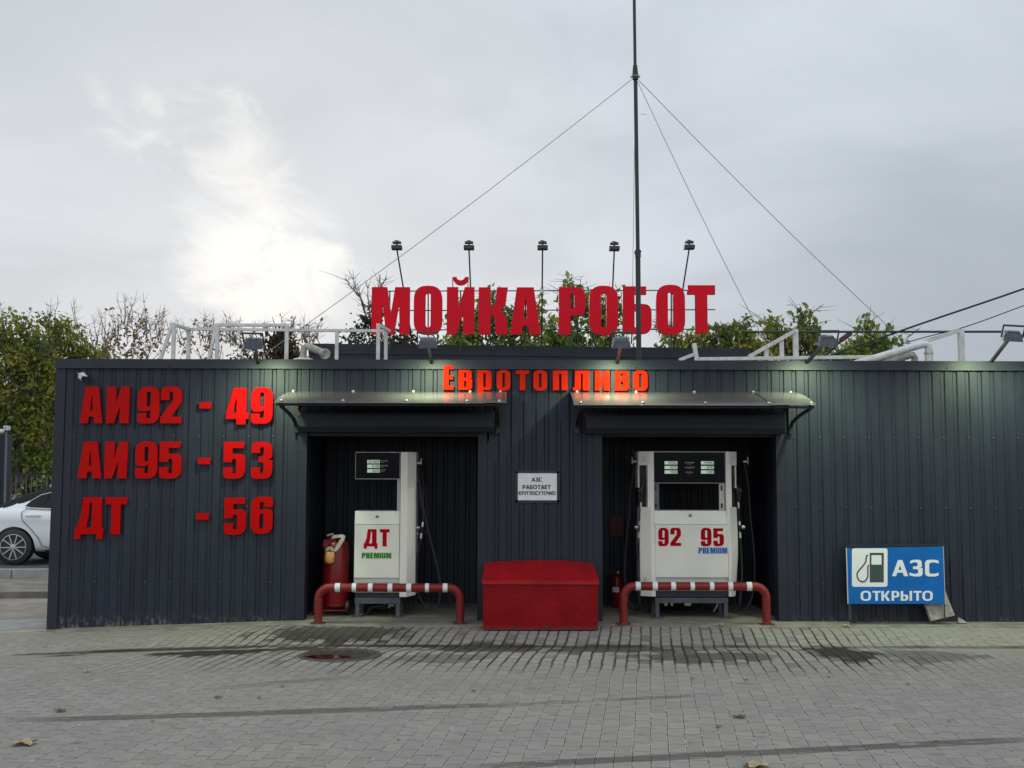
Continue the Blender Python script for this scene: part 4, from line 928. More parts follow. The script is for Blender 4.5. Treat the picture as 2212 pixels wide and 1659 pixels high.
b = MB(); b.hexa([(U(274), YD - .012, zc_), (U(880), YD - .012, zc_), (U(880), YD + .003, zc_), (U(274), YD + .003, zc_)], [(U(267), YD + .008, zd_ - .002), (U(874), YD + .008, zd_ - .002), (U(874), YD + .020, zd_ - .002), (U(267), YD + .020, zd_ - .002)]); b.build('upper_panel', 'disp2', pp_, bevel=.003)
lock(pp_, q4(570), r4(699), YD - .004)
b = MB(); b.box(U(275), U(885), YD + .04, YD + dep - .02, V(1388), za); b.build('plinth', 'plinth', pp_)
standframe(pp_, q4(274), q4(888), r4(1390), r4(1432), r4(1545), ((q4(280), q4(311)), (q4(855), q4(886))))
b = MB(); b.box(U(262, 1000), U(862, 1000), YD, YD + dep, V(432), V(165)); hd = b.build('display_head', 'dispg', pp_, bevel=.004)
b = MB(); b.box(U(266, 1000), U(858, 1000), YD - .006, YD + .002, V(427), V(172)); b.build('display_glass', 'glassblk', hd)
for (a_, e_), ds in (((355, 462), ('99960', '2040', '4900')), ((660, 767), ('149990', '2830', '5300'))):
    for i, dg_ in enumerate(ds): lcd(hd, q4(a_), q4(e_), r4((247, 286, 324)[i]), r4((274, 313, 351)[i]), dg_, YD - .007)
for body, t_, e_, w_ in (('СУММА', 253, 265, 80), ('ОБЪЁМ', 290, 305, 78), ('ЦЕНА', 334, 346, 56)): words_px(body, q4(563 - w_ / 2), q4(563 + w_ / 2), r4(t_), r4(e_), YD - .008, .001, 'lettering', 'dispg', hd, .01)
for body, t_ in (('руб', 269), ('литры', 309), ('руб/л', 350)): words_px(body, q4(549), q4(577), r4(t_), r4(t_ + 6), YD - .008, .001, 'lettering', 'dispg', hd)
for s, inner, outer_t, outer_m, outer_b, rec, lean in ((-1, 264, 137, 150, 155, (148, 212), 0), (1, 864, 966, 976, 948, (914, 968), 0)):
    zk = [V(1380), V(1000), V(632), V(630), V(280), V(165)]
    xi = U(inner, 1000) ; xib = U(inner + (12 if s < 0 else 22))
    # lower body, flaring at mid height, and the head above the nozzle recess
    def colpart(name, prof_, m_):
        b = MB(); n_ = len(prof_)
        for z_, xo_, xi_ in prof_:
            xm_ = xi_ + (xo_ - xi_) * .28
            b.v += [(xi_, YD - .012, z_), (xm_, YD - .02, z_), (xo_, YD + .05, z_), (xo_, YD + dep, z_), (xi_, YD + dep, z_)]
        for i in range(n_ - 1):
            for k in range(5): a_ = i * 5 + k; c__ = i * 5 + (k + 1) % 5; b.f.append((a_, c__, c__ + 5, a_ + 5))
        b.f += [tuple(range(5)), tuple(n_ * 5 - 5 + k for k in range(5))]
        return b.build(name, m_, pp_, bevel=.003)
    xo_top = U(outer_t, 1000); xo_mid = U(outer_m); xo_bot = U(outer_b); xo_632 = U(160 if s < 0 else 968)
    cl_ = colpart('column', [(V(1380), xo_bot, xib), (V(1050), xo_mid - s * .002, xib - s * .0), (V(900), xo_mid, xi + (xib - xi) * .6), (V(632), xo_632, xi + (xib - xi) * .15)], 'disp')
    colpart('column_head', [(V(282), xo_top - s * .001, xi), (V(165), xo_top, xi)], 'disp')
    # inner strip beside the recess
    xr = U(rec[1] if s < 0 else rec[0], 1050)
    b = MB(); b.box(xi, xr, YD - .014, YD + dep - .01, V(634), V(280)); b.build('column_strip', 'disp', pp_, bevel=.002)
    b = MB(); b.box(xr - s * -.001, U(rec[0] if s < 0 else rec[1], 1050) , YD + .16, YD + dep - .02, V(634), V(280)); b.build('nozzle_recess', 'black', pp_)
    b = MB(); xo_ = U(139 if s < 0 else 966, 1050); b.box(xo_, xo_ - s * .014, YD + .07, YD + dep - .01, V(470), V(280)); b.build('recess_edge', 'disp', pp_)
    slots(cl_, [q4(181 if s < 0 else 930)], [r4(207), r4(226), r4(243)], YD - .003 + .03 * 0)
    slots(cl_, [q4(195 if s < 0 else 945)], [r4(1218), r4(1230), r4(1243)], YD + .01)
    # nozzle standing in the recess
    W_ = lambda cx_, cy_, y_=YD + .09: Vector(P(q4(cx_ if s < 0 else 1130 - cx_), r4(cy_), y_))
    nz = MB(); nz.tube([W_(157, 590), W_(160, 530), W_(166, 480), W_(178, 440)], [.013, .018, .026, .019], 10)
    nz.tube([W_(178, 440), W_(186, 410), W_(192, 376)], [.012, .010, .008], 8)
    nz.bar(W_(133, 500), W_(170, 470), .04, .03); nz.bar(W_(140, 505), W_(148, 570), .010, .014)
    nz.build('nozzle', 'blkmetal', pp_, smooth=True)
    MB().tube([W_(157, 588), W_(155, 640)], [.012, .011], 10).build('fitting', 'white', pp_, smooth=True)
    hose(pp_, [W_(155, 640), W_(152, 690), W_(147, 750)], .009)
    MB().tube([W_(147, 750), W_(146, 782)], .012, 10).build('fitting', 'white', pp_, smooth=True)
    MB().tube([W_(146, 782), W_(144, 840)], .013, 10).build('hose_joint', 'rubber', pp_, smooth=True)
    MB().tube([W_(144, 840), W_(140, 890)], [.013, .011], 10).build('fitting', 'white', pp_, smooth=True)
    MB().tube([W_(104, 800, YD + .06), W_(132, 800, YD + .06)], .024, 14).build('hose_clip', 'steel', pp_, smooth=True)
    hose(pp_, [W_(140, 890), W_(132, 1000), W_(124, 1150), W_(128, 1250), W_(140, 1380), W_(150, 1470), W_(140, 1500, YD + .2), W_(80, 1480, YD + .25), W_(20, 1330, YD + .25), W_(22, 1000, YD + .25), W_(58, 700, YD + .25), W_(72, 450, YD + .25), W_(105, 270, YD + .25)], .012)
    b = MB(); p_ = W_(118, 250, YD + .25); b.box(p_.x - s * .0, p_.x + s * .05, p_.y - .03, p_.y + .03, p_.z - .012, p_.z + .012); b.box(p_.x + s * .045, p_.x + s * .055, p_.y - .03, p_.y + .03, p_.z - .03, p_.z + .05); b.build('hose_arm', 'galv', pp_)
b = MB(); b.box(U(966), U(992), YD + .36, YD + .40, V(1378), V(1150)); b.build('back_flap', 'white', pp_)
# glazed gap between head and cabinet
for a_, e_ in ((264, 312), (818, 862)):
    b = MB(); b.box(U(a_, 1080), U(e_, 1080), YD + .03, YD + .06, V(657), V(434)); b.build('head_post', 'flood' if a_ < 500 else 'dispg', pp_)
    b = MB(); b.box(U(a_ + 12, 1080), U(a_ + 26, 1080), YD + .022, YD + .03, V(492), V(450)); b.box(U(a_ + 12, 1080), U(a_ + 26, 1080), YD + .022, YD + .03, V(640), V(600)); b.build('hinge', 'black', pp_)
glyph('9', 1422, 1444.5, 1140, 1179.8, YD - .0105, .001, 'lettering', 'red_ink', pp_); glyph('2', 1448, 1471, 1140, 1179.5, YD - .0105, .001, 'lettering', 'red_ink', pp_)
glyph('9', 1514, 1537, 1140, 1180, YD - .0105, .001, 'lettering', 'red_ink', pp_); glyph('5', 1541, 1563.8, 1141, 1180, YD - .0105, .001, 'lettering', 'red_ink', pp_)
premium(pp_, 1509, 1571, 1182.8, 1195.7, 'blue_ink')
for a_, e_ in ((352, 380), (405, 428), (522, 578)):
    b = MB(); p0 = P(q4(a_), r4(1432), YD + .1); p1 = P(q4(e_), r4(1460), YD + .1); b.box(p0.x, p1.x, YD + .1, YD + .16, p1.z, p0.z + .02); b.build('supply_fitting', 'brass', pp_, bevel=.008)
hose(pp_, [P(q4(800), r4(1432), YD + .2), P(q4(790), r4(1470), YD + .2), P(q4(765), r4(1505), YD + .22)], .012, 'galv')

# ================================================================ FIRE EXTINGUISHERS
Yw = 12.62
xc = P(720.8, 1240, Yw).x; r = P(749.3, 1240, Yw).x - xc; zf = .02
we = thing('wheeled_extinguisher', (xc, Yw + .1, zf), 'large red wheeled fire extinguisher with canvas hose left of the diesel pump', 'fire extinguisher')
zq = lambda py: P(720, py, Yw).z
MB().lathe([(r * .6, zq(1316)), (r * .93, zq(1311)), (r, zq(1305)), (r, zq(1182)), (r * .93, zq(1174)), (r * .72, zq(1168)), (r * .3, zq(1165))], (xc, Yw + .15, 0), 32).build('tank', 'red_ext', we, smooth=True)
MB().lathe([(r * 1.015, zq(1310)), (r * 1.015, zq(1306))], (xc, Yw + .15, 0), 32).build('tank_band', 'red_ext', we, smooth=True)
for xw in (P(677.5, 1318, Yw).x, P(748, 1318, Yw).x):
    w = MB().lathe([(.060, -.022), (.078, -.018), (.082, 0), (.078, .018), (.060, .022)], (xw, Yw + .12, .104), 22, 'X').build('wheel', 'rubber', we, smooth=True)
    MB().lathe([(.03, -.025), (.03, .025)], (xw, Yw + .12, .104), 12, 'X').build('hub', 'red_ext', w)
MB().tube([(P(677, 1318, Yw).x, Yw + .12, .104), (P(748, 1318, Yw).x, Yw + .12, .104)], .010, 8).build('axle', 'red_ext', we)
MB().box(xc - r * .95, xc + r * .9, Yw - .01, Yw + .01, zq(1320), zq(1317)).build('footrest', 'red_ext', we)
hb = MB(); cc = [(P(699 + k, 1166, Yw).x, Yw + .02, zq(j)) for k, j in ((0, 1185), (0, 1168), (3, 1166), (22, 1166), (25, 1168), (25, 1182))]; hb.tube(cc, .010, 8)
hb.box(P(700, 1175, Yw).x, P(725, 1175, Yw).x, Yw + .03, Yw + .05, zq(1183), zq(1168)); hb.build('valve_guard', 'red_ext', we, smooth=True)
vv = MB(); pv = Vector(P(718.5, 1160, Yw + .05)); vv.tube([pv + Vector((0, 0, -.03)), pv], .022, 10); vv.tube([pv, pv + Vector((.0, 0, .03)), P(719.5, 1152, Yw + .05)], .010, 8); vv.tube([pv, pv + Vector((.05, 0, .005))], .012, 8); vv.build('valve', 'beige', we, smooth=True)
MB().tube([P(719, 1153, Yw + .05), P(712, 1155, Yw + .04), P(706.5, 1157.5, Yw + .03)], [.008, .011, .012], 8).build('lever', 'brass', we, smooth=True)
def ribbon(pts, w, name, m_, par):
    b = MB()
    for p_, ww in zip(pts, w):
        p_ = Vector(p_); b.v += [tuple(p_ + Vector((-ww[0] / 2, 0, -ww[1] / 2))), tuple(p_ + Vector((ww[0] / 2, 0, ww[1] / 2))), tuple(p_ + Vector((ww[0] / 2, .02, ww[1] / 2))), tuple(p_ + Vector((-ww[0] / 2, .02, -ww[1] / 2)))]
    for i in range(len(pts) - 1):
        for k in range(4): a_ = i * 4 + k; c__ = i * 4 + (k + 1) % 4; b.f.append((a_, c__, c__ + 4, a_ + 4))
    b.f += [(0, 1, 2, 3), tuple(len(b.v) - 4 + k for k in range(4))]
    return b.build(name, m_, par, smooth=True)
ribbon([P(720, 1159, Yw + .02), P(728, 1159, Yw + .0), P(737, 1157.5, Yw - .01), P(742, 1160, Yw - .015), P(738.5, 1167, Yw - .02), P(733, 1176, Yw - .02), P(727, 1186, Yw - .015), P(722, 1191, Yw - .01)],
       [(.01, .035), (.01, .035), (.02, .035), (.045, .02), (.045, -.01), (.045, -.01), (.04, -.01), (.03, -.01)], 'hose', 'beige_hose', we)
pc = P(712, 1190, Yw - .012)
for rr in (.042, .030, .018):
    MB().tube([(pc.x + rr * math.cos(a_ * PI / 12), pc.y, pc.z + rr * math.sin(a_ * PI / 12)) for a_ in range(0, 13)], .007, 6).build('hose_coil', 'beige_hose', we, smooth=True)
po = MB(); n = 8
for j in range(n + 1):
    for i in range(n + 1):
        s, t_ = i / n, j / n; wv = .046 + .006 * math.sin(t_ * PI)
        po.v.append((pc.x + .004 + (s - .5) * 2 * wv * (1 - .08 * t_), pc.y - .012 - .035 * math.sin(s * PI) * (.5 + .5 * math.sin(t_ * PI)) + .006 * math.sin(s * 9 + t_ * 6), pc.z - .008 - t_ * .118 - .012 * math.sin(s * PI) * (1 if j else 0)))
for j in range(n):
    for i in range(n): a_ = j * (n + 1) + i; po.f.append((a_, a_ + 1, a_ + n + 2, a_ + n + 1))
pb = po.build('pouch', 'pouch', we, recalc=False, smooth=True)
sm = pb.modifiers.new('thickness', 'SOLIDIFY'); sm.thickness = .012

Ye = 13.5
xc = P(1333, 1280, Ye).x
fe = thing('fire_extinguisher', (xc, Ye, .02), 'small red fire extinguisher on the floor left of the petrol pump', 'fire extinguisher')
r = .068; zq = lambda py: P(1333, py, Ye).z
MB().lathe([(r * .9, .02), (r, .03), (r, zq(1250)), (r * .85, zq(1245)), (r * .4, zq(1241)), (r * .3, zq(1238))], (xc, Ye, 0), 24).build('tank', 'red_ext', fe, smooth=True)
h_ = MB(); h_.lathe([(.022, zq(1240)), (.022, zq(1234))], (xc, Ye, 0), 10); h_.bar((xc + .03, Ye, zq(1236)), (xc - .09, Ye - .01, zq(1231)), .016, .006); h_.bar((xc + .03, Ye, zq(1237)), (xc - .075, Ye - .01, zq(1236.5)), .016, .006); h_.build('handle', 'red_ext', fe)
MB().lathe([(.014, 0), (.014, -.02)], (xc + .01, Ye - .02, zq(1236)), 10, 'Y').build('gauge', 'brass', fe)
lb = MB(); n = 8
for k in range(n + 1):
    a_ = R(-150 + 75 * k / n); lb.v += [(xc + (r + .001) * math.cos(a_), Ye + (r + .001) * math.sin(a_), zq(1278)), (xc + (r + .001) * math.cos(a_), Ye + (r + .001) * math.sin(a_), zq(1267))]
lb.f = [(2 * k, 2 * k + 2, 2 * k + 3, 2 * k + 1) for k in range(n)]; lb.build('tank_label', 'paper', fe, recalc=False, smooth=True)
MB().tube([(xc - .02, Ye, zq(1238)), (xc - .06, Ye, zq(1243)), (xc - .078, Ye, zq(1260)), (xc - .076, Ye, zq(1285))], .008, 8).build('hose', 'rubber', fe, smooth=True)

M['mesh_red'] = mat('dull_red_sheet', (0.13, 0.018, 0.018), 0.6, var=0.3, vscale=30)
Yq = BB - .025
p0, p1 = P(1317.5, 1114, Yq), P(1346.5, 1159, Yq)
bp = MB().box(p0.x, p1.x, Yq, BB - .002, p1.z, p0.z).build('red_wall_plate', 'mesh_red', bevel=.004)
tag(bp, 'dull dark red plate hung on the back wall left of the petrol pump', 'plate')

# ================================================================ BLUE SIGN, SLAB
Yt, Ybo = 12.20, 12.02
def SP(px, py):
    f_ = (py - 1180) / (1345 - 1180); return Vector(P(px, py, Yt + (Ybo - Yt) * f_))
sg = thing('station_sign', (SP(1936, 1345).x, 12.05, .02), 'blue АЗС ОТКРЫТО sign board leaning on the wall at right', 'sign board')
TL, TR, BR_, BL_ = SP(1829.5, 1184), SP(2037.6, 1180.5), SP(2042, 1304.3), SP(1833, 1304.5)
nrm = (TR - TL).cross(BL_ - TL).normalized()
if nrm.y > 0: nrm = -nrm
def onb(px, py, off=0.0): return SP(px, py) + nrm * off
MB().hexa([TL - nrm * .016, TR - nrm * .016, BR_ - nrm * .016, BL_ - nrm * .016], [TL, TR, BR_, BL_]).build('board', 'bluesign', sg)
e = MB(); e.bar(TL - nrm * .008 + Vector((-.004, 0, 0)), BL_ - nrm * .008 + Vector((-.004, 0, 0)), .012, .024); e.bar(TR - nrm * .008 + Vector((.003, 0, 0)), BR_ - nrm * .008 + Vector((.003, 0, 0)), .006, .024); e.build('edge_strip', 'galv', sg)
fr_ = MB(); fr_.bar(SP(1828, 1178.5) - nrm * .03, SP(2040, 1175.5) - nrm * .03, .03, .02); fr_.bar(SP(1830, 1178) - nrm * .035, SP(1838, 1343) - nrm * .02, .026, .02); fr_.bar(SP(2038, 1177) - nrm * .035, SP(2042.5, 1340) - nrm * .02, .016, .02)
fr_.bar(SP(1837, 1341) - nrm * .02, SP(1846, 1346) + nrm * .06, .026, .014); fr_.bar(SP(2042, 1338) - nrm * .02, SP(2053, 1341) + nrm * .05, .018, .012); fr_.build('frame', 'blkmetal', sg)
def flat_on_board(cs, pa, pb, pt, pbm, off, name, m_):
    xs_ = [p_[0] for c__ in cs for p_ in c__]; ys_ = [p_[1] for c__ in cs for p_ in c__]
    me = curve_mesh(cs, .0008); a_, b_, c__, d_ = min(xs_), max(xs_), min(ys_), max(ys_)
    for v_ in me.vertices:
        s = (v_.co.x - a_) / (b_ - a_); t_ = (v_.co.y - c__) / (d_ - c__)
        q_ = onb(pa + (pb - pa) * s, pbm + (pt - pbm) * t_, off + v_.co.z); v_.co = q_
    return link(name, me, m_, sg)
def text_on_board(body, pa, pb, pt, pbm, off, ofs):
    me = sans_mesh(body, .0008); xs_ = [v_.co.x for v_ in me.vertices]; ys_ = [v_.co.y for v_ in me.vertices]
    a_, b_, c__, d_ = min(xs_), max(xs_), min(ys_), max(ys_)
    for v_ in me.vertices:
        s = (v_.co.x - a_) / (b_ - a_); t_ = (v_.co.y - c__) / (d_ - c__); v_.co = onb(pa + (pb - pa) * s, pbm + (pt - pbm) * t_, off + v_.co.z)
    return link('lettering', me, 'signwhite', sg)
g6 = lambda v: 1755.5 + v * .1736
h6 = lambda v: 1163 + v * .1736
ic = flat_on_board([rnd(hole(0, 0, 1, 1.08, .07))], g6(488), g6(931), h6(124), h6(602), .001, 'icon_panel', 'signwhite')
flat_on_board([[(0, 0), (1, 0), (1, 2.1), (0, 2.1)]], g6(709), g6(884), h6(180), h6(548), .0022, 'pump_icon', 'signgreen')
flat_on_board([rnd(hole(0, 0, 1, 1, .08))], g6(730), g6(855), h6(210), h6(327), .0034, 'icon_window', 'signwhite')
hpnts = [onb(g6(a_), h6(d_), .0025) for a_, d_ in ((688, 210), (672, 214), (665, 240), (663, 280), (645, 315), (600, 370), (565, 410), (551, 440), (552, 475), (572, 515), (600, 535), (630, 540), (658, 525), (678, 495), (687, 460), (686, 400), (686, 350), (697, 332))]
hm = MB(); hm.tube(hpnts, .007, 6); hm.build('hose_icon', 'ink', sg)
text_on_board('АЗС', g6(987), g6(1566), h6(266), h6(474), .0015, .028)
text_on_board('ОТКРЫТО', g6(596), g6(1494), h6(652), h6(778), .0015, .028)

Ys0 = 12.02
sl_ = [P(g6(a_), h6(d_), 12.06 + (1030 - d_) * .0001) for a_, d_ in ((1480, 1030), (1788, 964), (1655, 560))]
A_, B_, C_ = [Vector(v_) for v_ in sl_]; A_.z = max(A_.z, .02); A_.y = 12.06; B_.y = 12.10; C_ = C_.copy(); C_.y = 12.2
D_ = A_ + (C_ - B_); nn_ = (B_ - A_).cross(D_ - A_).normalized(); nn_ = nn_ if nn_.y > 0 else -nn_
s_ = MB().hexa([A_, B_, C_, D_], [A_ + nn_ * .045, B_ + nn_ * .045, C_ + nn_ * .045, D_ + nn_ * .045]).build('paving_slab', 'slab', bevel=.006)
tag(s_, 'pinkish worn paving slab leaning askew behind the blue sign', 'slab')
p_ = P(g6(1858), h6(1010), 12.15)
st = MB(); ov = [(-.055, -.02, .02), (.045, -.03, .02), (.06, .03, .02), (-.04, .04, .02)]; tv = [(-.045, -.005, .085), (-.005, -.02, .065), (.035, .02, .045), (-.03, .03, .075)]
st.hexa([(p_.x + q_[0], 12.15 + q_[1], q_[2]) for q_ in ov], [(p_.x + q_[0], 12.15 + q_[1], q_[2]) for q_ in tv])
so_ = st.build('stone_chunk', 'slab', bevel=.006); tag(so_, 'small broken stone chunk right of the leaning slab', 'stone')

# ================================================================ MANHOLE
M['iron'] = mat('cast_iron', (0.11, 0.090, 0.075), 0.6, 0.3, col2=(0.05, 0.042, 0.038), vscale=12, bump=0.5, bscale=40)
M['wetred'] = mat('dark_red_water', (0.030, 0.009, 0.008), 0.08, spec=0.25)  # dark red glossy water
c0 = G(735.5, 1420.5, -.02); zc = zg(c0.x, c0.y)
mh = thing('manhole_cover', (c0.x, c0.y, zc), 'round iron manhole cover holding dark red water in the paving', 'manhole cover')
rm = .366
MB().lathe([(rm, -.02), (rm, .004), (rm - .012, .012), (rm - .05, .012), (rm - .058, .002)], (c0.x, c0.y, zc), 48).build('ring', 'iron', mh, smooth=True)
b = MB().lathe([(rm - .062, -.02), (rm - .062, .004), (.02, .004)], (c0.x, c0.y, zc), 48)
for k in range(-4, 5):
    w_ = math.sqrt(max(0, (rm - .09) ** 2 - (k * .055) ** 2)); b.box(c0.x - w_, c0.x + w_, c0.y + k * .055 - .008, c0.y + k * .055 + .008, zc + .004, zc + .010)
b.build('cover', 'iron', mh)
w_ = MB(); pts = [(c0.x - .10 + .19 * math.cos(a_ * PI / 16) * (1 + .12 * math.sin(a_ * 1.3)), c0.y - .13 + .10 * math.sin(a_ * PI / 16) * (1 + .1 * math.cos(a_ * .9)), zc + .0125) for a_ in range(32)]
w_.v = pts; w_.f = [tuple(range(32))]; w_.build('puddle', 'wetred', mh, recalc=False)
# a pale plastic hatch at the very left
p_ = G(30, 1353, -.13)
hc = MB().lathe([(.45, -.02), (.45, .012), (.42, .020), (.02, .024)], (p_.x, p_.y, zg(p_.x, 12.2) + .0), 36).build('hatch_cover', 'kerbst', smooth=True)
tag(hc, 'pale grey round hatch cover at the left end of the building', 'hatch cover')

# ================================================================ FALLEN LEAVES
M['lf_y'] = mat('leaf_yellow', (0.62, 0.40, 0.02), 0.6, var=.2, vscale=40)
M['lf_t'] = mat('leaf_tan', (0.42, 0.32, 0.17), 0.7, var=.3, vscale=40)
M['lf_b'] = mat('leaf_brownish', (0.16, 0.085, 0.035), 0.7, var=.3, vscale=40)
def fallen(px, py, size, m_, label, grp=None, lobes=5):
    p_ = G(px, py); z_ = zg(p_.x, min(p_.y, 12.2)); 
    if p_.y > 11.95: z_ = zg(p_.x, 12.2) + .018
    else: z_ += .003
    p_ = G(px, py, z_)
    b = MB(); a0 = random.uniform(0, 6.28); b.v = [(p_.x, p_.y, z_ + .006)]; n_ = lobes * 4
    for k in range(n_):
        a_ = 2 * PI * k / n_; rr = size * (.78 + .22 * math.cos(a_ * lobes)) * (1 - .15 * math.cos(a_)); 
        b.v.append((p_.x + rr * math.cos(a_ + a0), p_.y + rr * math.sin(a_ + a0) * .8, z_ + .008 + size * .22 * math.sin(a_ * 2 + a0) ** 2))
    b.f = [(0, 1 + k, 1 + (k + 1) % n_) for k in range(n_)]
    o_ = b.build('fallen_leaf', m_, recalc=False); o_.modifiers.new('t', 'SOLIDIFY').thickness = .0012
    tag(o_, label, 'leaf', grp or 'fallen leaves on the paving')
fallen(1557, 1350.5, .042, 'lf_y', 'bright yellow leaf before the right leg of the petrol pump stand')
fallen(1827.5, 1352, .040, 'lf_y', 'yellow leaf on the apron edge below the blue sign')
fallen(52, 1607.5, .085, 'lf_t', 'pale curled leaf near the lower left corner')
fallen(1636, 1657, .080, 'lf_t', 'tan leaf cut by the bottom edge of the view')
fallen(1598, 1550, .050, 'lf_b', 'curled brown leaf in the middle of the paving to the right', lobes=3)
fallen(1450, 1355, .022, 'lf_t', 'small tan leaf on the apron edge below the number 92')
fallen(132, 1537, .045, 'lf_b', 'brown leaf above the tyre track at far left')
for px, py, s_ in ((1612, 1470, .030), (1497, 1467, .03), (1552, 1571, .035), (2022, 1600, .03), (470, 1508, .05), (610, 1484, .03), (1023, 1494, .035), (560, 1509, .025), (186, 1451, .05), (1852, 1530, .03), (1750, 1357, .03), (1790, 1464, .025), (1040, 1425, .02),
                   (330, 1560, .02), (860, 1600, .02), (1290, 1520, .022), (1385, 1585, .02), (1700, 1500, .02), (1960, 1480, .025), (2050, 1560, .02), (720, 1560, .02), (960, 1545, .02)):
    fallen(px, py, s_ * .72, 'lf_b' if random.random() < .6 else 'lf_t', 'small dry leaf scrap lying on the grey paving', lobes=3)

# ================================================================ ROOF SIGN
Yg = 16.0
rs = thing('roof_sign', (P(1170, 760, Yg).x, Yg, Z(750, Yg)), 'big red roof letters reading МОЙКА РОБОТ on a thin frame', 'roof sign')
for ch, a, e, t_, bt in [('М', 802.5, 885, 620, 722), ('О', 893.7, 955.2, 617, 723), ('Й', 965, 1024.7, 620, 722), ('К', 1033.8, 1097, 620.5, 722.3), ('А', 1102, 1168.3, 620.5, 722.5), ('Р', 1207, 1264.8, 620, 722.5), ('О', 1272.7, 1335.4, 617, 724), ('Б', 1345.3, 1407.6, 618.5, 721), ('О', 1417.5, 1480, 615, 723), ('Т', 1485.8, 1545.3, 616, 719.5)]:
    o_ = glyph(ch, a, e, t_, bt, Yg - .09, .07, 'letter', 'red_roof', rs)
    o_.data.materials.append(M['red_side'])
    for pl_ in o_.data.polygons:
        if abs(pl_.normal.y) < .5: pl_.material_index = 1
fr_ = MB()
for py in (629, 671, 713): fr_.bar(P(806, py, Yg), P(1545, py - 2, Yg), .014, .014)
for px in (842, 925, 995, 1065, 1135, 1232, 1280, 1327, 1376, 1450, 1515): fr_.bar(P(px, 629, Yg + .02), P(px, 755, Yg + .02), .018, .018)
for px in (978, 1011): fr_.bar(P(px, 600, Yg - .03), P(px, 640, Yg - .03), .012, .012)
fr_.build('frame', 'flooddark', rs)
b = MB(); p_ = P(1171, 629, Yg - .03); b.box(p_.x - .03, p_.x + .03, p_.y - .04, p_.y, p_.z - .03, p_.z + .03); b.build('junction_box', 'dispg', rs)
rr_ = MB(); rr_.bar(P(820, 752, Yg + .4), P(1600, 754, Yg + .4), .02, .02)

for (bx_, by_, tx_, ty_, lab) in ((893, 752, 857, 531, 'thin pole floodlight rising behind the first roof letter М'), (1022, 752, 1013, 531, 'thin pole floodlight rising behind the roof letter Й'), (1170, 752, 1172, 531, 'thin pole floodlight in the gap between the two roof words'),
                                  (1318, 752, 1327, 533, 'thin pole floodlight above the middle letter О of РОБОТ'), (1455, 752, 1489, 530, 'thin pole floodlight rising behind the last roof letter Т')):
    p0 = P(bx_, by_, Yg + .3); p1 = P(tx_, ty_ + 6, Yg - .28)
    if bx_ == 893: p0 = P(893, 752, Yg + .3)
    th = thing('sign_floodlight', p0, lab, 'floodlight', 'pole floodlights over the roof letters')
    MB().tube([p0, p1], .011, 8).build('pole', 'flooddark', th, smooth=True)
    h_ = MB(); h_.box(p1.x - .075, p1.x + .075, p1.y - .05, p1.y + .07, p1.z - .015, p1.z + .045); h_.build('lamp_head', 'flooddark', th, bevel=.008)
    h_ = MB(); h_.box(p1.x - .06, p1.x + .06, p1.y - .03, p1.y + .05, p1.z + .075, p1.z + .10); h_.box(p1.x - .012, p1.x + .012, p1.y - .01, p1.y + .02, p1.z + .045, p1.z + .12); h_.bar((p1.x - .03, p1.y, p1.z + .12), (p1.x + .035, p1.y, p1.z + .105), .012); h_.build('bracket', 'flooddark', th)

# ================================================================ MAST
Ym = 13.2
zb = ZTOP - .2
mt = thing('antenna_mast', (P(1380, 778, Ym).x, Ym, zb), 'tall dark tubular mast held by guy wires above the roof', 'mast')
def MP(px, py): return Vector(P(px, py, Ym))
pb_ = MP(1380.4, 790); pb_.z = zb
MB().tube([pb_, MP(1380, 770), MP(1377.8, 545)], .031, 12).build('pole', 'mast', mt, smooth=True)
MB().tube([MP(1377.8, 545), MP(1372.8, 175)], .024, 12).build('pole', 'mast', mt, smooth=True)
MB().tube([MP(1372.6, 172), MP(1372.2, 160), MP(1371.9, 141)], [.037, .036, .026], 12).build('pole_joint', 'mast', mt, smooth=True)
MB().tube([MP(1371.9, 141), MP(1370, -2), MP(1365.5, -330)], [.019, .019, .014], 12).build('pole', 'mast', mt, smooth=True)
c_ = MB(); c_.tube([MP(1378, 556), MP(1377.7, 540)], .036, 12); c_.bar(MP(1370, 546), MP(1385, 543), .02); c_.build('clamp', 'mast', mt)
top = MP(1372.3, 166)
kc = MB(); 
for s in (-1, 1): kc.bar(top, top + Vector((s * .06, -.01, -.005)), .016)
kc.tube([top + Vector((-.045, -.03, .01)), top + Vector((0, -.045, .0)), top + Vector((.045, -.03, .01))], .007, 6); kc.build('guy_collar', 'wire', mt)
zr_ = ZTOP - .2
ends = [P(560, 774, 13.0), P(1664, 762, 12.75), P(1943, 728, 14.6), P(1366.5, 622, 16.4)]
sag = MB()
for i, e in enumerate(ends):
    a_ = top + (Vector(e) - top).normalized() * .06
    pts = [a_ + (Vector(e) - a_) * s + Vector((0, 0, -.05 * math.sin(s * PI))) for s in lin(0, 1, 10)]
    g_ = MB().tube(pts, .0042 if i != 3 else .0032, 6).build('guy_wire', 'wire', mt, smooth=True)
MB().tube([P(1664, 762, 12.75), P(1668, 770, 12.72), P(1672, 776, 12.7)], .006, 6).build('guy_anchor', 'wire', mt)

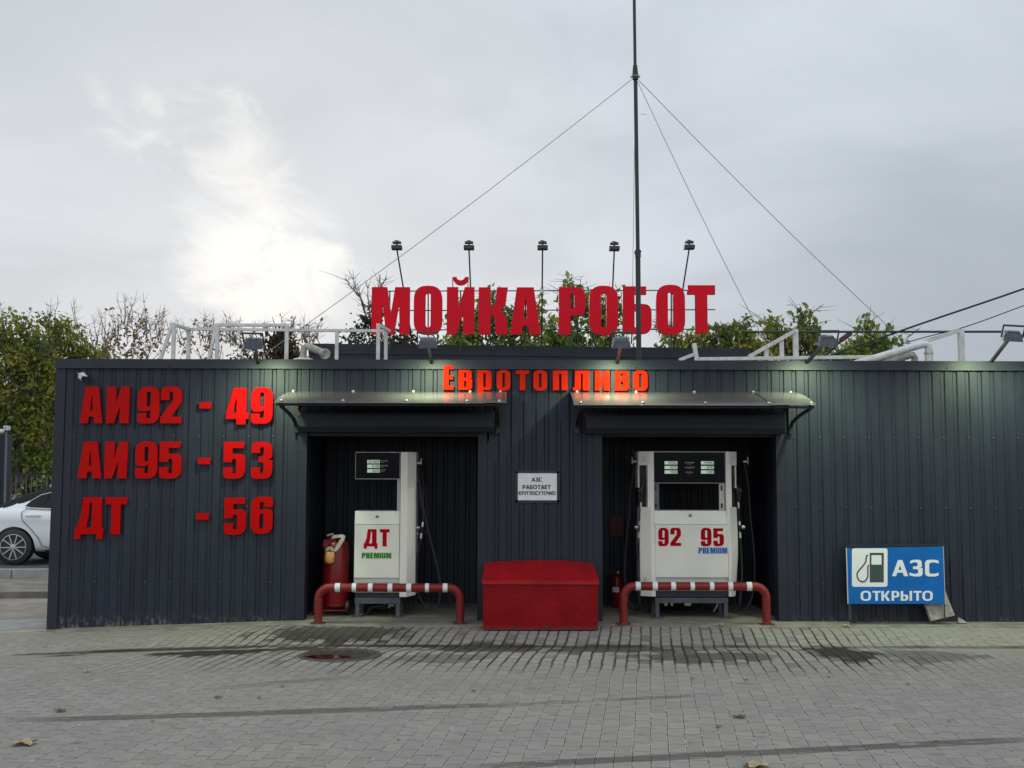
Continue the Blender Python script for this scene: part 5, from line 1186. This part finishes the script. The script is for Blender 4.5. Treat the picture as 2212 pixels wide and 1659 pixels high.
# ================================================================ WHITE RAILINGS
Y1, Y2 = 13.0, 13.72
rl = thing('roof_railing', (P(600, 775, Y1).x, Y1, ZTOP - .2), 'white square-tube railing at the left end of the roof', 'railing', 'white railings on the roof')
def post(par, px, py, Y_, w=.042, bot=None):
    p_ = Vector(P(px, py, Y_)); q_ = Vector((p_.x, p_.y, ZTOP - .2)) if bot is None else Vector(P(*bot, Y_)); q_.z = min(q_.z, ZTOP - .01)
    return MB().bar(q_, p_, w, w, up=Vector((0, 1, 0))).build('post', 'rail', par, bevel=.003)
def rail_(par, a_, b_, w=.036, nm='rail'): return MB().bar(a_, b_, w, w).build(nm, 'rail', par, bevel=.003)
for px, py, Y_ in ((376, 700, Y1), (470, 701, Y1), (620, 701, Y1), (817.5, 701, Y1), (408, 711, Y2), (728, 713, Y2), (834, 714, Y2)): post(rl, px, py, Y_)
rail_(rl, P(406, 711, Y2), P(838, 715, Y2)); rail_(rl, P(464, 702, Y1), P(622, 702.5, Y1))
rail_(rl, P(369, 699.5, Y1), P(409, 711, Y2)); rail_(rl, P(816, 702, Y1), P(841, 715, Y2))
rail_(rl, P(372, 700, Y1), P(346, 779, Y1), nm='strut'); rail_(rl, P(468, 701, Y1), P(451, 779, Y1), nm='strut')
Y3 = 13.4
r2 = thing('roof_railing', (P(1780, 775, Y3).x, Y3, ZTOP - .2), 'white welded railing with sloping rails at the right end of the roof', 'railing', 'white railings on the roof')
post(r2, 1718, 712, Y3, .058); post(r2, 1688, 731, Y3, .048); post(r2, 1655, 750, Y3, .048); post(r2, 1621, 768, Y3, .04); post(r2, 2075, 711, Y3, .065); post(r2, 1934, 747, Y3, .05)
rail_(r2, P(1617, 771, Y3 - .03), P(1717, 715, Y3 - .03), .045); rail_(r2, P(1880, 774, Y3 - .03), P(2072, 714, Y3 - .03), .05)
rail_(r2, P(1500, 776, Y3 - .04), P(1892, 771, Y3 - .04), .042)
rail_(r2, P(1499, 742, Y3), P(1506, 782, Y3), .05, 'post'); rail_(r2, P(1467, 778, Y3 - .02), P(1498, 766, Y3 - .02), .04, 'strut')
for s in range(2): pass
# long dark pole resting on the railing posts
dpz = MB().tube([P(1602, 717, Y3 + .02), P(2169, 716.5, Y3 + .02)], .015, 10).build('long_pole', 'flooddark', smooth=True)
tag(dpz, 'long thin dark pole lying level across the right railing', 'pole')
# white drain pipes with a bend
Y4 = 13.1
pw = thing('vent_pipe', (P(2005, 780, Y4).x, Y4, ZTOP - .2), 'thick white sloping pipe with an elbow at the right of the roof', 'pipe')
MB().tube([P(1845, 787, Y4), P(1990, 744.5, Y4), P(2000, 744, Y4), P(2005.5, 748, Y4), P(2006.5, 758, Y4)], .045, 14).build('pipe', 'rail', pw, smooth=True)
MB().tube([P(2006.5, 757, Y4), P(2007, 790, Y4)], .048, 14).build('elbow', 'rail', pw, smooth=True)
MB().tube([P(2006, 762, Y4), P(2006, 765, Y4)], .055, 14).build('collar', 'galv', pw, smooth=True)
pw2 = thing('vent_pipe', (P(1974, 780, Y4 + .3).x, Y4 + .3, ZTOP - .2), 'greyer bent pipe behind the thick white one on the roof', 'pipe')
MB().tube([P(1900, 789, Y4 + .3), P(1962, 768, Y4 + .3), P(1972, 767, Y4 + .3), P(1976, 773, Y4 + .3), P(1976, 790, Y4 + .3)], .042, 14).build('pipe', 'beige', pw2, smooth=True)
# beige elbow pipe with flange at left
pe = thing('vent_pipe', (P(655, 775, 12.9).x, 12.9, ZTOP - .2), 'beige elbow pipe with a round flange at the left of the roof', 'pipe')
MB().tube([P(655, 790, 12.9), P(655.5, 760, 12.9), P(657, 752, 12.9), P(663, 748, 12.9), P(671, 750, 12.85), P(700, 763, 12.7)], .040, 14).build('pipe', 'beige', pe, smooth=True)
fc = Vector(P(702, 764, 12.72)); MB().lathe([(.062, 0), (.062, .018), (.0, .019)], fc, 24, 'Y').build('flange', 'beige', pe, smooth=True)
MB().lathe([(.12, 0), (.11, .015), (.02, .02)], P(655, 778, 12.75), 20).build('base_cap', 'rail', pe, smooth=True)

# ================================================================ FLOODLIGHTS ON THE ROOF EDGE, LIT, TURNED BACK ON THE WALL
def flood(bx_, hx_, hy_, label, roll=0.0, energy=60.0, Yfw=11.60, w=.20, arm2=True, on=True, tgt=None):
    p0 = Vector(P(bx_, 779, F + .2)); p1 = Vector(P(hx_, hy_, Yfw))
    th = thing('roof_floodlight', p0, label, 'floodlight', 'floodlights on arms along the roof edge')
    MB().bar(p0 - Vector((0, 0, .1)), p1 + Vector((0, .05, .0)), .03, .03).build('arm', 'flooddark', th)
    tg_ = Vector(tgt) if tgt else Vector((p1.x, F, 1.45))
    d_ = (tg_ - p1).normalized()
    rt = Vector((1, 0, roll)).normalized(); u_ = d_.cross(rt).normalized(); rt = u_.cross(d_).normalized()
    h_ = w / 2 * .72; W_ = w / 2
    def q_(sx, sy, k): return p1 + rt * sx * W_ + u_ * sy * h_ + d_ * k
    hb_ = MB().hexa([q_(-.8, -.8, -.05), q_(.8, -.8, -.05), q_(.8, .8, -.05), q_(-.8, .8, -.05)], [q_(-1, -1, .03), q_(1, -1, .03), q_(1, 1, .03), q_(-1, 1, .03)])
    for k in range(-3, 4): hb_.hexa([q_(k * .2 - .03, -.7, -.065), q_(k * .2 + .03, -.7, -.065), q_(k * .2 + .03, .7, -.065), q_(k * .2 - .03, .7, -.065)], [q_(k * .2 - .03, -.7, -.051), q_(k * .2 + .03, -.7, -.051), q_(k * .2 + .03, .7, -.051), q_(k * .2 - .03, .7, -.051)])
    hb_.build('lamp_head', 'flood', th)
    MB().hexa([q_(-.8, -.8, .0302), q_(.8, -.8, .0302), q_(.8, .8, .0302), q_(-.8, .8, .0302)], [q_(-.8, -.8, .0306), q_(.8, -.8, .0306), q_(.8, .8, .0306), q_(-.8, .8, .0306)]).build('lamp_lens', 'lens', th)
    y_ = MB()
    for s in (-1, 1): y_.bar(q_(s * 1.06, 0, 0), q_(s * 1.06, .4, -.13), .012, .02)
    y_.bar(q_(-1.1, .4, -.13), q_(1.1, .4, -.13), .012, .02); y_.build('yoke', 'flooddark', th)
    if on:
        ld = bpy.data.lights.new('floodlight_lamp', 'SPOT'); ld.energy = energy; ld.color = (0.80, 1.0, 0.60); ld.spot_size = R(145); ld.spot_blend = 1.0; ld.shadow_soft_size = .045
        lo_ = bpy.data.objects.new('floodlight_lamp', ld); C.objects.link(lo_)
        lo_.matrix_world = Matrix.Translation(p1 + d_ * .06) @ d_.to_track_quat('-Z', 'Y').to_matrix().to_4x4()
        lo_.parent = th; lo_.matrix_parent_inverse = Matrix.Translation(-LOC[th.name])
EN = 110.0
flood(559, 549, 744, 'tilted grey floodlight on the roof edge before the ivy-covered stump', -.14, EN)
flood(935, 924, 742, 'grey floodlight on the roof edge below the first О of the roof sign', 0, EN)
flood(1331, 1342, 742, 'grey floodlight on the roof edge just left of the mast foot', 0, EN)
flood(1728, 1786, 739, 'grey floodlight on a slanting arm in the middle of the right railing', .05, EN)
flood(2128, 2186, 728, 'dark floodlight on a slanting arm at the far right of the roof edge', -.5, EN)
p0 = P(1776, 776, 14.0); p1 = P(1826, 727, 13.6)
bf = thing('roof_floodlight', p0, 'rusty brown floodlight hanging under the long dark pole', 'floodlight', 'floodlights on arms along the roof edge')
MB().bar(p0, p1, .02).build('arm', 'flooddark', bf)
M['rust'] = mat('rusty_brown', (0.09, 0.035, 0.025), 0.6, var=.3, vscale=20)
MB().bar(Vector(P(1815, 736, 13.6)), Vector(P(1838, 719, 13.6)), .075, .06).build('lamp_head', 'rust', bf, bevel=.01)

# ================================================================ OVERHEAD CABLES
def cable(pts, r, label):
    pts = [Vector(P(*q_)) for q_ in pts]; q = pts
    for _ in range(3):
        nq = [q[0]]
        for a, c_ in zip(q, q[1:]): nq += [a * .75 + c_ * .25, a * .25 + c_ * .75]
        nq.append(q[-1]); q = nq
    o_ = MB().tube(q, r, 8).build('overhead_cable', 'rubber', smooth=True); return tag(o_, label, 'cable', 'cables running down to the roof')
cable([(1660, 792, 13.6), (1745, 786, 13.6), (1810, 762, 13.6), (1900, 731, 13.5), (1990, 699, 13.3), (2100, 662, 13.0), (2212, 624, 12.8), (2700, 450, 12)], .0115, 'thick black cable curving down to the roof from upper right')
cable([(1840, 795, 13.9), (1900, 758, 13.9), (2000, 727, 13.8), (2075, 711, 13.5), (2212, 660, 13.2), (2700, 480, 12.5)], .006, 'thin black cable passing over the top of the right railing')

# ================================================================ TREES
def leaf_at(b, p, size, droop=.5):
    d = Vector((random.gauss(0, 1), random.gauss(0, 1), random.gauss(0, 1) - droop)).normalized()
    s = d.orthogonal().normalized(); a_ = random.uniform(0, 6.28); s = (s * math.cos(a_) + d.cross(s) * math.sin(a_)).normalized()
    n_ = d.cross(s); L = size * random.uniform(.7, 1.3); Wd = L * random.uniform(.42, .62)
    b.add([p, p + d * L * .5 + s * Wd * .5 + n_ * L * .06, p + d * L, p + d * L * .5 - s * Wd * .5 + n_ * L * .06], [(0, 1, 2), (0, 2, 3)])
def twig(b, a, e, r, n=3, wob=.06):
    a = Vector(a); e = Vector(e); L = (e - a).length
    pts = [a + (e - a) * (i / n) + (Vector((random.uniform(-1, 1), random.uniform(-1, 1), random.uniform(-1, 1))) * L * wob if 0 < i < n else Vector((0, 0, 0))) for i in range(n + 1)]
    b.tube(pts, [r * (1 - .75 * i / n) for i in range(n + 1)], 5, cap=False); return pts
def tree(name, label, blobs, base, leafm, size, dens, trunkr=.08, barkm='bark', twigs=(), group='trees and bushes behind the building', fill=.7, twn=4, droop=.5, trunk=True, z0=-.15, shoots=0, shoot_h=.5):
    """blobs: (px, py, Y, radius in px wide, radius in px high)"""
    bx_, by_ = base; p0 = Vector((bx_, by_, z0))
    th = thing(name, p0, label, 'tree' if 'tree' in name else 'bush', group)
    wood = MB(); lf = MB(); cs = []
    for px, py, Y_, rx_, rz_ in blobs:
        c_ = Vector(P(px, py, Y_)); k = Y_ / FPX; cs.append((c_, rx_ * k, rz_ * k))
    top_ = max(c_.z for c_, _, _ in cs); mid = sum((c_ for c_, _, _ in cs), Vector()) / len(cs)
    fork = Vector((p0.x * .5 + mid.x * .5, p0.y * .5 + mid.y * .5, p0.z + (min(c_.z for c_, _, _ in cs) - p0.z) * .6))
    twig(wood, p0, fork, trunkr, 4, .02)
    for c_, rx_, rz_ in cs:
        pts = twig(wood, fork, c_, trunkr * .6, 5, .06)
        for k in range(twn):
            e = c_ + Vector((random.gauss(0, rx_ * .55), random.gauss(0, rx_ * .5), random.gauss(.1 * rz_, rz_ * .55)))
            q = twig(wood, random.choice(pts[2:]), e, trunkr * .22, 3, .08)
            for kk in range(2): twig(wood, q[1 + kk], q[1 + kk] + Vector((random.gauss(0, .25), random.gauss(0, .2), random.uniform(.05, .4))), trunkr * .1, 2)
        for k in range(shoots):
            s_ = c_ + Vector((random.uniform(-rx_, rx_) * .9, random.uniform(-.3, .3), rz_ * random.uniform(.1, .6)))
            e = s_ + Vector((random.gauss(0, .12), random.gauss(0, .1), shoot_h * random.uniform(.5, 1.2)))
            q = twig(wood, s_, e, .012, 4, .04)
            for kk in (1, 2, 3):
                for _ in range(2): twig(wood, q[kk], q[kk] + Vector((random.gauss(0, .16), random.gauss(0, .1), random.uniform(.05, .3) * shoot_h)), .005, 2)
            if random.random() < .6: 
                for _ in range(random.randint(1, 4)): leaf_at(lf, random.choice(q) , size)
        n_ = int(dens * rx_ * rz_ * 560)
        # clusters of leaves, denser in some places and open in others
        ncl = max(4, n_ // 13)
        for k in range(ncl):
            v_ = Vector((random.gauss(0, 1), random.gauss(0, 1), random.gauss(0, 1))).normalized() * (random.random() ** fill)
            cc = c_ + Vector((v_.x * rx_, v_.y * rx_ * .8, v_.z * rz_))
            for _ in range(13): leaf_at(lf, cc + Vector((random.gauss(0, .085), random.gauss(0, .085), random.gauss(0, .08))), size, droop)
    wood.build('trunk', barkm, th, recalc=False, smooth=True)
    lf.build('crown', leafm, th, recalc=False)
    return th
# the big green trees on the left, behind the street
def bx(px, Y): return P(px, 1000, Y).x
tree('leafy_tree', 'big green tree filling the left edge above the white car', [(-50, 720, 27, 70, 70), (20, 745, 27, 70, 75), (75, 800, 27, 60, 70), (-10, 850, 27, 75, 80), (70, 900, 27, 60, 70), (15, 960, 27, 60, 60), (90, 985, 27, 45, 50)], (bx(24, 27), 27), 'leaf_green', .14, 3.8, .13, shoots=7, shoot_h=.75, fill=.55)
tree('leafy_tree', 'green tree with yellowing top just left of the building corner', [(120, 730, 28, 60, 50), (165, 770, 28, 55, 45), (110, 800, 28, 60, 60), (130, 860, 28, 50, 60), (205, 790, 28, 45, 35), (95, 950, 28, 45, 60)], (bx(85, 28), 28), 'leaf_green', .14, 3.4, .11, shoots=8, shoot_h=.75, fill=.55)
tree('leafy_tree', 'darker green tree low behind the two left ones', [(0, 900, 31, 110, 120), (120, 900, 31, 110, 120), (60, 1010, 31, 150, 70), (215, 800, 30, 60, 50), (-80, 980, 31, 90, 90)], (bx(60, 31), 31), 'leaf_deep', .16, 3.2, .12, twn=5)
tree('bare_tree', 'thin half-bare tree with rusty leaves behind the first railing strut', [(290, 730, 26, 50, 45), (325, 750, 26, 40, 40), (245, 755, 26, 40, 35)], (bx(295, 26), 26), 'leaf_brown', .10, 1.1, .06, barkm='barkgrey', shoots=13, shoot_h=.75, fill=.45)
tree('bare_tree', 'thin bare brown tree behind the middle of the left railing', [(425, 750, 26, 45, 35), (480, 748, 26, 45, 35), (525, 755, 26, 35, 30)], (bx(470, 26), 26), 'leaf_brown', .10, .8, .05, barkm='barkgrey', shoots=13, shoot_h=.62, fill=.4)
tree('ivy_tree', 'stubby trunk wrapped in brown ivy behind the left railing', [(600, 735, 20, 32, 30), (598, 768, 20, 36, 30), (625, 760, 20, 28, 34), (602, 800, 20, 36, 30)], (bx(602, 20), 20), 'leaf_ivy', .085, 10.0, .16, shoots=5, shoot_h=.42, fill=.75, droop=1.5)
tree('bare_bush', 'sparse brown-leaved bush right of the ivy trunk', [(650, 760, 22, 26, 34), (670, 750, 22, 24, 26)], (bx(655, 22), 22), 'leaf_brown', .085, 1.1, .04, barkm='barkgrey', shoots=7, shoot_h=.55, fill=.45)
tree('dark_bush', 'small dark bush below the tilted floodlight', [(520, 772, 20, 30, 18), (555, 768, 20, 22, 20)], (bx(530, 20), 20), 'leaf_dark', .085, 3.5, .04, shoots=2, shoot_h=.3)
tree('dark_tree', 'dark bushy tree with bare top twigs behind the first roof letter', [(800, 700, 20, 38, 45), (775, 735, 20, 32, 30), (840, 735, 20, 42, 30), (880, 735, 20, 34, 24), (800, 760, 20, 50, 30), (870, 765, 20, 45, 25)], (bx(815, 20), 20), 'leaf_dark', .085, 5.2, .08, shoots=0)
# its bare upper boughs
root = bpy.data.objects.get('dark_tree'); bw = MB()
for (a_, e_) in (((795, 690), (752, 582)), ((800, 700), (790, 605)), ((790, 680), (772, 612)), ((775, 640), (744, 600)), ((805, 680), (822, 592)), ((815, 630), (836, 600)), ((800, 660), (832, 625))):
    q = twig(bw, P(*a_, 20), P(*e_, 20), .018, 5, .03)
    for k in (1, 2, 3, 4):
        for _ in range(3): twig(bw, q[k], q[k] + Vector((random.gauss(0, .13), random.gauss(0, .08), random.uniform(.05, .25))), .006, 2)
bw.build('bare_boughs', 'barkgrey', root, recalc=False)
tree('pear_tree', 'green pear-leaved tree between the letters К and А of the roof sign', [(975, 740, 21, 40, 28), (1010, 700, 21, 45, 50), (1060, 680, 21, 50, 55), (1110, 700, 21, 45, 55), (1150, 690, 21, 30, 45), (1040, 745, 21, 70, 25), (1130, 745, 21, 60, 25)], (bx(1070, 21), 21), 'leaf_deep', .135, 4.6, .09, shoots=1, shoot_h=.3, droop=1.2)
tree('pear_tree', 'green pear-leaved tree rising behind the letters Р and О of the roof sign', [(1195, 720, 21.5, 35, 45), (1240, 660, 21.5, 38, 50), (1290, 680, 21.5, 42, 50), (1330, 660, 21.5, 20, 38), (1240, 735, 21.5, 60, 30), (1310, 735, 21.5, 50, 30), (1225, 625, 21.5, 14, 18)], (bx(1260, 21.5), 21.5), 'leaf_deep', .135, 4.6, .09, shoots=2, shoot_h=.35, droop=1.2)
tree('pear_tree', 'yellow-green tree right of the roof sign letter Т', [(1465, 735, 21, 38, 26), (1520, 728, 21, 36, 34), (1570, 725, 21, 40, 36), (1610, 722, 21, 32, 40), (1540, 765, 21, 90, 22), (1640, 755, 21, 40, 30)], (bx(1550, 21), 21), 'leaf_green', .135, 4.6, .09, shoots=1, shoot_h=.25, droop=1.2)
tree('pear_tree', 'taller green tree with twin tops above the right railing', [(1672, 705, 21.5, 22, 30), (1688, 735, 21.5, 32, 36), (1735, 685, 21.5, 20, 28), (1738, 720, 21.5, 34, 40), (1715, 760, 21.5, 60, 26), (1770, 755, 21.5, 34, 28)], (bx(1720, 21.5), 21.5), 'leaf_green', .135, 4.6, .09, shoots=1, shoot_h=.2, droop=1.2)
tree('pear_tree', 'green tree with a slim top left of the sloping white pipe', [(1875, 700, 21, 14, 20), (1872, 735, 21, 26, 34), (1905, 735, 21, 24, 24), (1840, 760, 21, 40, 22), (1935, 735, 21, 22, 20), (1900, 765, 21, 56, 20), (1800, 762, 21, 34, 20)], (bx(1870, 21), 21), 'leaf_deep', .135, 4.6, .09, shoots=1, shoot_h=.25, droop=1.2)
dt = tree('bare_bush', 'leafless thin twigs behind the last letters of the roof sign', [(1430, 725, 23, 26, 26)], (bx(1430, 23), 23), 'leaf_brown', .07, .25, .03, barkm='barkgrey', shoots=8, shoot_h=.3)

# ================================================================ FAR LEFT: FENCE, GATE POST, LAMP
Yf = 25.0
fn = thing('iron_fence', (bx(75, Yf), Yf, -.1), 'dark iron picket fence under the trees behind the white car', 'fence')
b = MB(); xl_, xr_ = bx(-30, Yf), bx(190, Yf); zt_ = Z(1027, Yf); zl_ = Z(1068, Yf)
b.bar((xl_, Yf, zt_), (xr_, Yf, zt_), .05); b.bar((xl_, Yf, zl_ - .5), (xr_, Yf, zl_ - .5), .05)
b.build('rail', 'blkmetal', fn)
xx = xl_
while xx < xr_:
    MB().box(xx - .008, xx + .008, Yf - .008, Yf + .008, -.1, zt_ + .0).build('picket', 'flood', fn); xx += .115
gp = thing('gate_post', (P(0, 1000, 23).x, 23, -.1), 'dark blue metal gate post at the left edge of the view', 'gate post')
b = MB(); b.box(P(-60, 1000, 23).x, P(11.5, 1000, 23).x, 23, 23.3, -.1, Z(941, 23)); b.build('panel', 'trim', gp, bevel=.01)
b = MB(); b.box(P(1.5, 1000, 23).x, P(3, 1000, 23).x, 22.99, 23.0, -.1, Z(944, 23)); b.build('panel_seam', 'ink', gp)
p_ = P(3, 932, 23.1); gl_ = MB().lathe([(.045 * math.sin(a_ * PI / 12) + .0005, -.045 * math.cos(a_ * PI / 12)) for a_ in range(13)], (0, 0, 0), 20)
gl_.v = [(v_[0] * 1.15 + p_.x, v_[1] * 1.15 + p_.y, v_[2] * 1.15 + p_.z) for v_ in gl_.v]
lp = gl_.build('globe_lamp', 'signwhite', smooth=True); tag(lp, 'white globe lamp on top of the dark gate post', 'lamp')
pl_ = thing('camera_pole', (P(13.5, 1060, 22).x, 22, -.1), 'thin grey pole with a white camera box beside the gate post', 'pole')
MB().tube([(P(13.5, 1060, 22).x, 22, -.1), P(14, 932, 22)], .022, 8).build('pole', 'flood', pl_, smooth=True)
b = MB(); p_ = P(15.5, 925, 22); b.box(p_.x - .045, p_.x + .045, 21.93, 22.06, p_.z - .045, p_.z + .045); b.build('camera_box', 'signwhite', pl_, bevel=.008)
b = MB(); b.box(p_.x - .018, p_.x + .018, 21.925, 21.93, p_.z - .01, p_.z + .014); b.build('lens', 'ink', pl_)

# ================================================================ WHITE SEDAN
Yc = 21.4
cx_ = P(28, 1185, Yc - .8).x - 1.05
car = thing('sedan_car', (cx_, Yc, -.06), 'white sedan with black roof parked on the street behind the building corner', 'car', rot=(0, 0, R(2)))
# stations: x, bottom z, belt half width, belt z, deck centre z
ST = [(0.0, .42, .62, .78, .80), (.06, .30, .74, .92, 1.00), (.25, .24, .84, 1.00, 1.09), (.6, .22, .89, 1.02, 1.10), (1.05, .22, .905, 1.03, 1.08), (1.5, .22, .905, 1.02, 1.04), (2.2, .22, .90, 1.00, 1.0), (3.0, .22, .90, .97, .98), (3.45, .22, .90, .95, 1.0), (3.9, .22, .90, .90, .98), (4.4, .24, .86, .82, .88), (4.75, .28, .74, .70, .74), (4.88, .36, .58, .58, .62)]
b = MB()
for x_, zb_, w_, zt_, zc_ in ST:
    h_ = zt_ - zb_
    half = [(.0, zb_), (w_ * .80, zb_), (w_ * .93, zb_ + .06), (w_ * .985, zb_ + h_ * .25), (w_ * 1.0, zb_ + h_ * .50), (w_ * .992, zb_ + h_ * .66), (w_ * 1.008, zb_ + h_ * .78), (w_ * .985, zb_ + h_ * .90), (w_ * .93, zt_), (w_ * .75, zt_ + (zc_ - zt_) * .7), (0, zc_)]
    ring = [(-y_, z_) for y_, z_ in half] + [(y_, z_) for y_, z_ in reversed(half[1:-1])]
    b.v += [(x_, y_, z_) for y_, z_ in ring]
n = 20
for i in range(len(ST) - 1):
    for k in range(n): b.f.append((i * n + k, i * n + (k + 1) % n, (i + 1) * n + (k + 1) % n, (i + 1) * n + k))
b.f += [tuple(reversed(range(n))), tuple((len(ST) - 1) * n + k for k in range(n))]
body = b.build('body', 'carwhite', car, smooth=True)
ss_ = body.modifiers.new('s', 'SUBSURF'); ss_.levels = 2; ss_.render_levels = 2
cut = MB()
for xw in (1.05, 3.87):
    cut.lathe([(.375, -1.2), (.375, 1.2)], (xw, 0, .33), 40, 'Y')
co = cut.build('cutter', 'carblack')
co.parent = car
bo = body.modifiers.new('b', 'BOOLEAN'); bo.operation = 'DIFFERENCE'; bo.object = co; bo.solver = 'EXACT'
bpy.context.view_layer.update()
me = bpy.data.meshes.new_from_object(body.evaluated_get(bpy.context.evaluated_depsgraph_get()))
body.modifiers.clear(); body.data = me
me.polygons.foreach_set('use_smooth', [True] * len(me.polygons)); me.set_sharp_from_angle(angle=R(35))
bpy.data.objects.remove(co)
# greenhouse
GS = [(.62, 1.06, .70), (.85, 1.17, .66), (1.15, 1.30, .62), (1.5, 1.395, .60), (2.0, 1.445, .59), (2.5, 1.44, .59), (2.95, 1.36, .60), (3.3, 1.20, .65), (3.62, .99, .72)]
def gside(x_, z_):   # half width of the glasshouse at a height
    for (xa, za, wa), (xb, zb2, wb) in zip(GS, GS[1:]):
        if xa <= x_ <= xb:
            k = (x_ - xa) / (xb - xa); zr2 = za + (zb2 - za) * k; wr = wa + (wb - wa) * k
            return .87 + (wr + .04 - .87) * max(0, min(1, (z_ - .96) / max(.02, zr2 - .96)))
    return .7
b = MB(); n = 8
for x_, zr2, wr in GS:
    zr3 = zr2 - .045
    b.v += [(x_, -.87, .93), (x_, -(wr + .04), zr3), (x_, -wr, zr2 - .012), (x_, -wr * .5, zr2), (x_, wr * .5, zr2), (x_, wr, zr2 - .012), (x_, wr + .04, zr3), (x_, .87, .93)]
for i in range(len(GS) - 1):
    for k in range(7): b.f.append((i * n + k, i * n + k + 1, (i + 1) * n + k + 1, (i + 1) * n + k))
cab = b.build('cabin', 'carwhite', car, smooth=True)
rf_ = MB()
for x_, zr2, wr in GS:
    zr3 = zr2 - .045; tt = .20 if x_ > 1.3 else .34; ys_ = wr + .04 + tt * (.83 - wr) + .010; zs_ = zr3 - tt * (zr3 - .93)
    rf_.v += [(x_, -ys_, zs_), (x_, -wr - .056, zr3 + .004), (x_, -wr - .010, zr2 + .002), (x_, -wr * .5, zr2 + .014), (x_, wr * .5, zr2 + .014), (x_, wr + .010, zr2 + .002), (x_, wr + .056, zr3 + .004), (x_, ys_, zs_)]
for i in range(len(GS) - 1):
    for k in range(7): rf_.f.append((i * 8 + k, i * 8 + k + 1, (i + 1) * 8 + k + 1, (i + 1) * 8 + k))
rf_.build('roof', 'carblack', car, smooth=True)
for s in (-1, 1):
    wn = [(1.20, 1.075), (1.30, 1.18), (1.46, 1.285), (1.75, 1.355), (2.1, 1.385), (2.5, 1.375), (2.85, 1.29), (3.15, 1.13), (3.32, 1.02), (2.6, 1.015), (1.8, 1.025), (1.32, 1.045)]
    def sidep(pts, off): return [(x_, s * (gside(x_, z_) + off), z_) for x_, z_ in pts]
    g_ = MB(); g_.v = sidep(wn, .018) + sidep(wn, -.02); n = len(wn)
    g_.f = [tuple(range(n))] + [(i, (i + 1) % n, n + (i + 1) % n, n + i) for i in range(n)]
    g_.build('window', 'carglass', car)
    MB().tube(sidep(wn + [wn[0]], .019), .009, 6).build('window_trim', 'chrome', car, smooth=True)
    MB().bar((1.52, s * (gside(1.52, 1.06) + .014), 1.04), (1.60, s * (gside(1.6, 1.3) + .014), 1.31), .03, .006).build('window_pillar', 'carblack', car)
    MB().tube([(1.25, s * .905, .905), (1.30, s * .935, .91), (1.48, s * .935, .91), (1.53, s * .905, .905)], [.012, .016, .016, .012], 8).build('door_handle', 'carwhite', car, smooth=True)
    # panel gaps
    MB().tube([(1.28, s * .87, 1.04), (1.17, s * .905, .96), (1.20, s * .912, .82), (1.36, s * .915, .66), (1.50, s * .912, .50), (1.56, s * .905, .36), (1.70, s * .895, .315), (2.3, s * .895, .31), (2.42, s * .905, .50), (2.40, s * .905, .95)], .006, 5).build('door_gap', 'ink', car)
    MB().bar((1.62, s * .893, .27), (3.4, s * .893, .27), .012, .03).build('sill_trim', 'carblack', car)
    MB().bar((.12, s * .80, .85), (.55, s * .888, .88), .09, .02).build('tail_light', 'taillight', car, bevel=.01)
for xw in (1.05, 3.87):
    for s in (-1, 1):
        y_ = s * .80
        tw = MB().lathe([(.215, -.10), (.29, -.105), (.325, -.085), (.333, -.04), (.333, .04), (.325, .085), (.29, .105), (.215, .10)], (xw, y_, .333), 40, 'Y').build('wheel', 'rubber', car, smooth=True)
        rm_ = MB(); yo = y_ + s * .085
        rm_.lathe([(.236, 0), (.236, s * .028), (.226, s * .030), (.222, 0)], (xw, yo, .333), 40, 'Y')
        for k in range(10):
            a_ = 2 * PI * k / 10 + (.16 if k % 2 else -.10); a2 = a_ + (.10 if k % 2 == 0 else -.12)
            rm_.bar((xw + .04 * math.cos(a_), yo + s * .018, .333 + .04 * math.sin(a_)), (xw + .225 * math.cos(a2), yo + s * .024, .333 + .225 * math.sin(a2)), .011, .02)
        rm_.lathe([(.055, s * .005), (.05, s * .03), (.02, s * .034)], (xw, yo, .333), 16, 'Y')
        rm_.build('rim', 'alloy', tw)
        MB().lathe([(.225, -.02), (.225, .02)], (xw, y_ + s * .06, .333), 30, 'Y').build('brake_disc', 'rubber', tw)
MB().bar((1.55, -.02, 1.44), (1.70, 0, 1.47), .03, .05).build('antenna_fin', 'carblack', car)

# a gull far off in the sky
p_ = P(1390, 247, 60); gb = MB()
for s in (-1, 1): gb.add([p_ + Vector((0, 0, .0)), p_ + Vector((s * .10, .02, .035)), p_ + Vector((s * .20, 0, .01)), p_ + Vector((s * .10, -.04, .02))], [(0, 1, 2, 3)])
gb.tube([p_ + Vector((-.02, -.1, 0)), p_, p_ + Vector((.02, .12, 0))], [.004, .022, .006], 6)
go_ = gb.build('bird', 'signwhite'); go_.modifiers.new('t', 'SOLIDIFY').thickness = .006; tag(go_, 'tiny pale bird gliding in the sky right of the mast', 'bird')
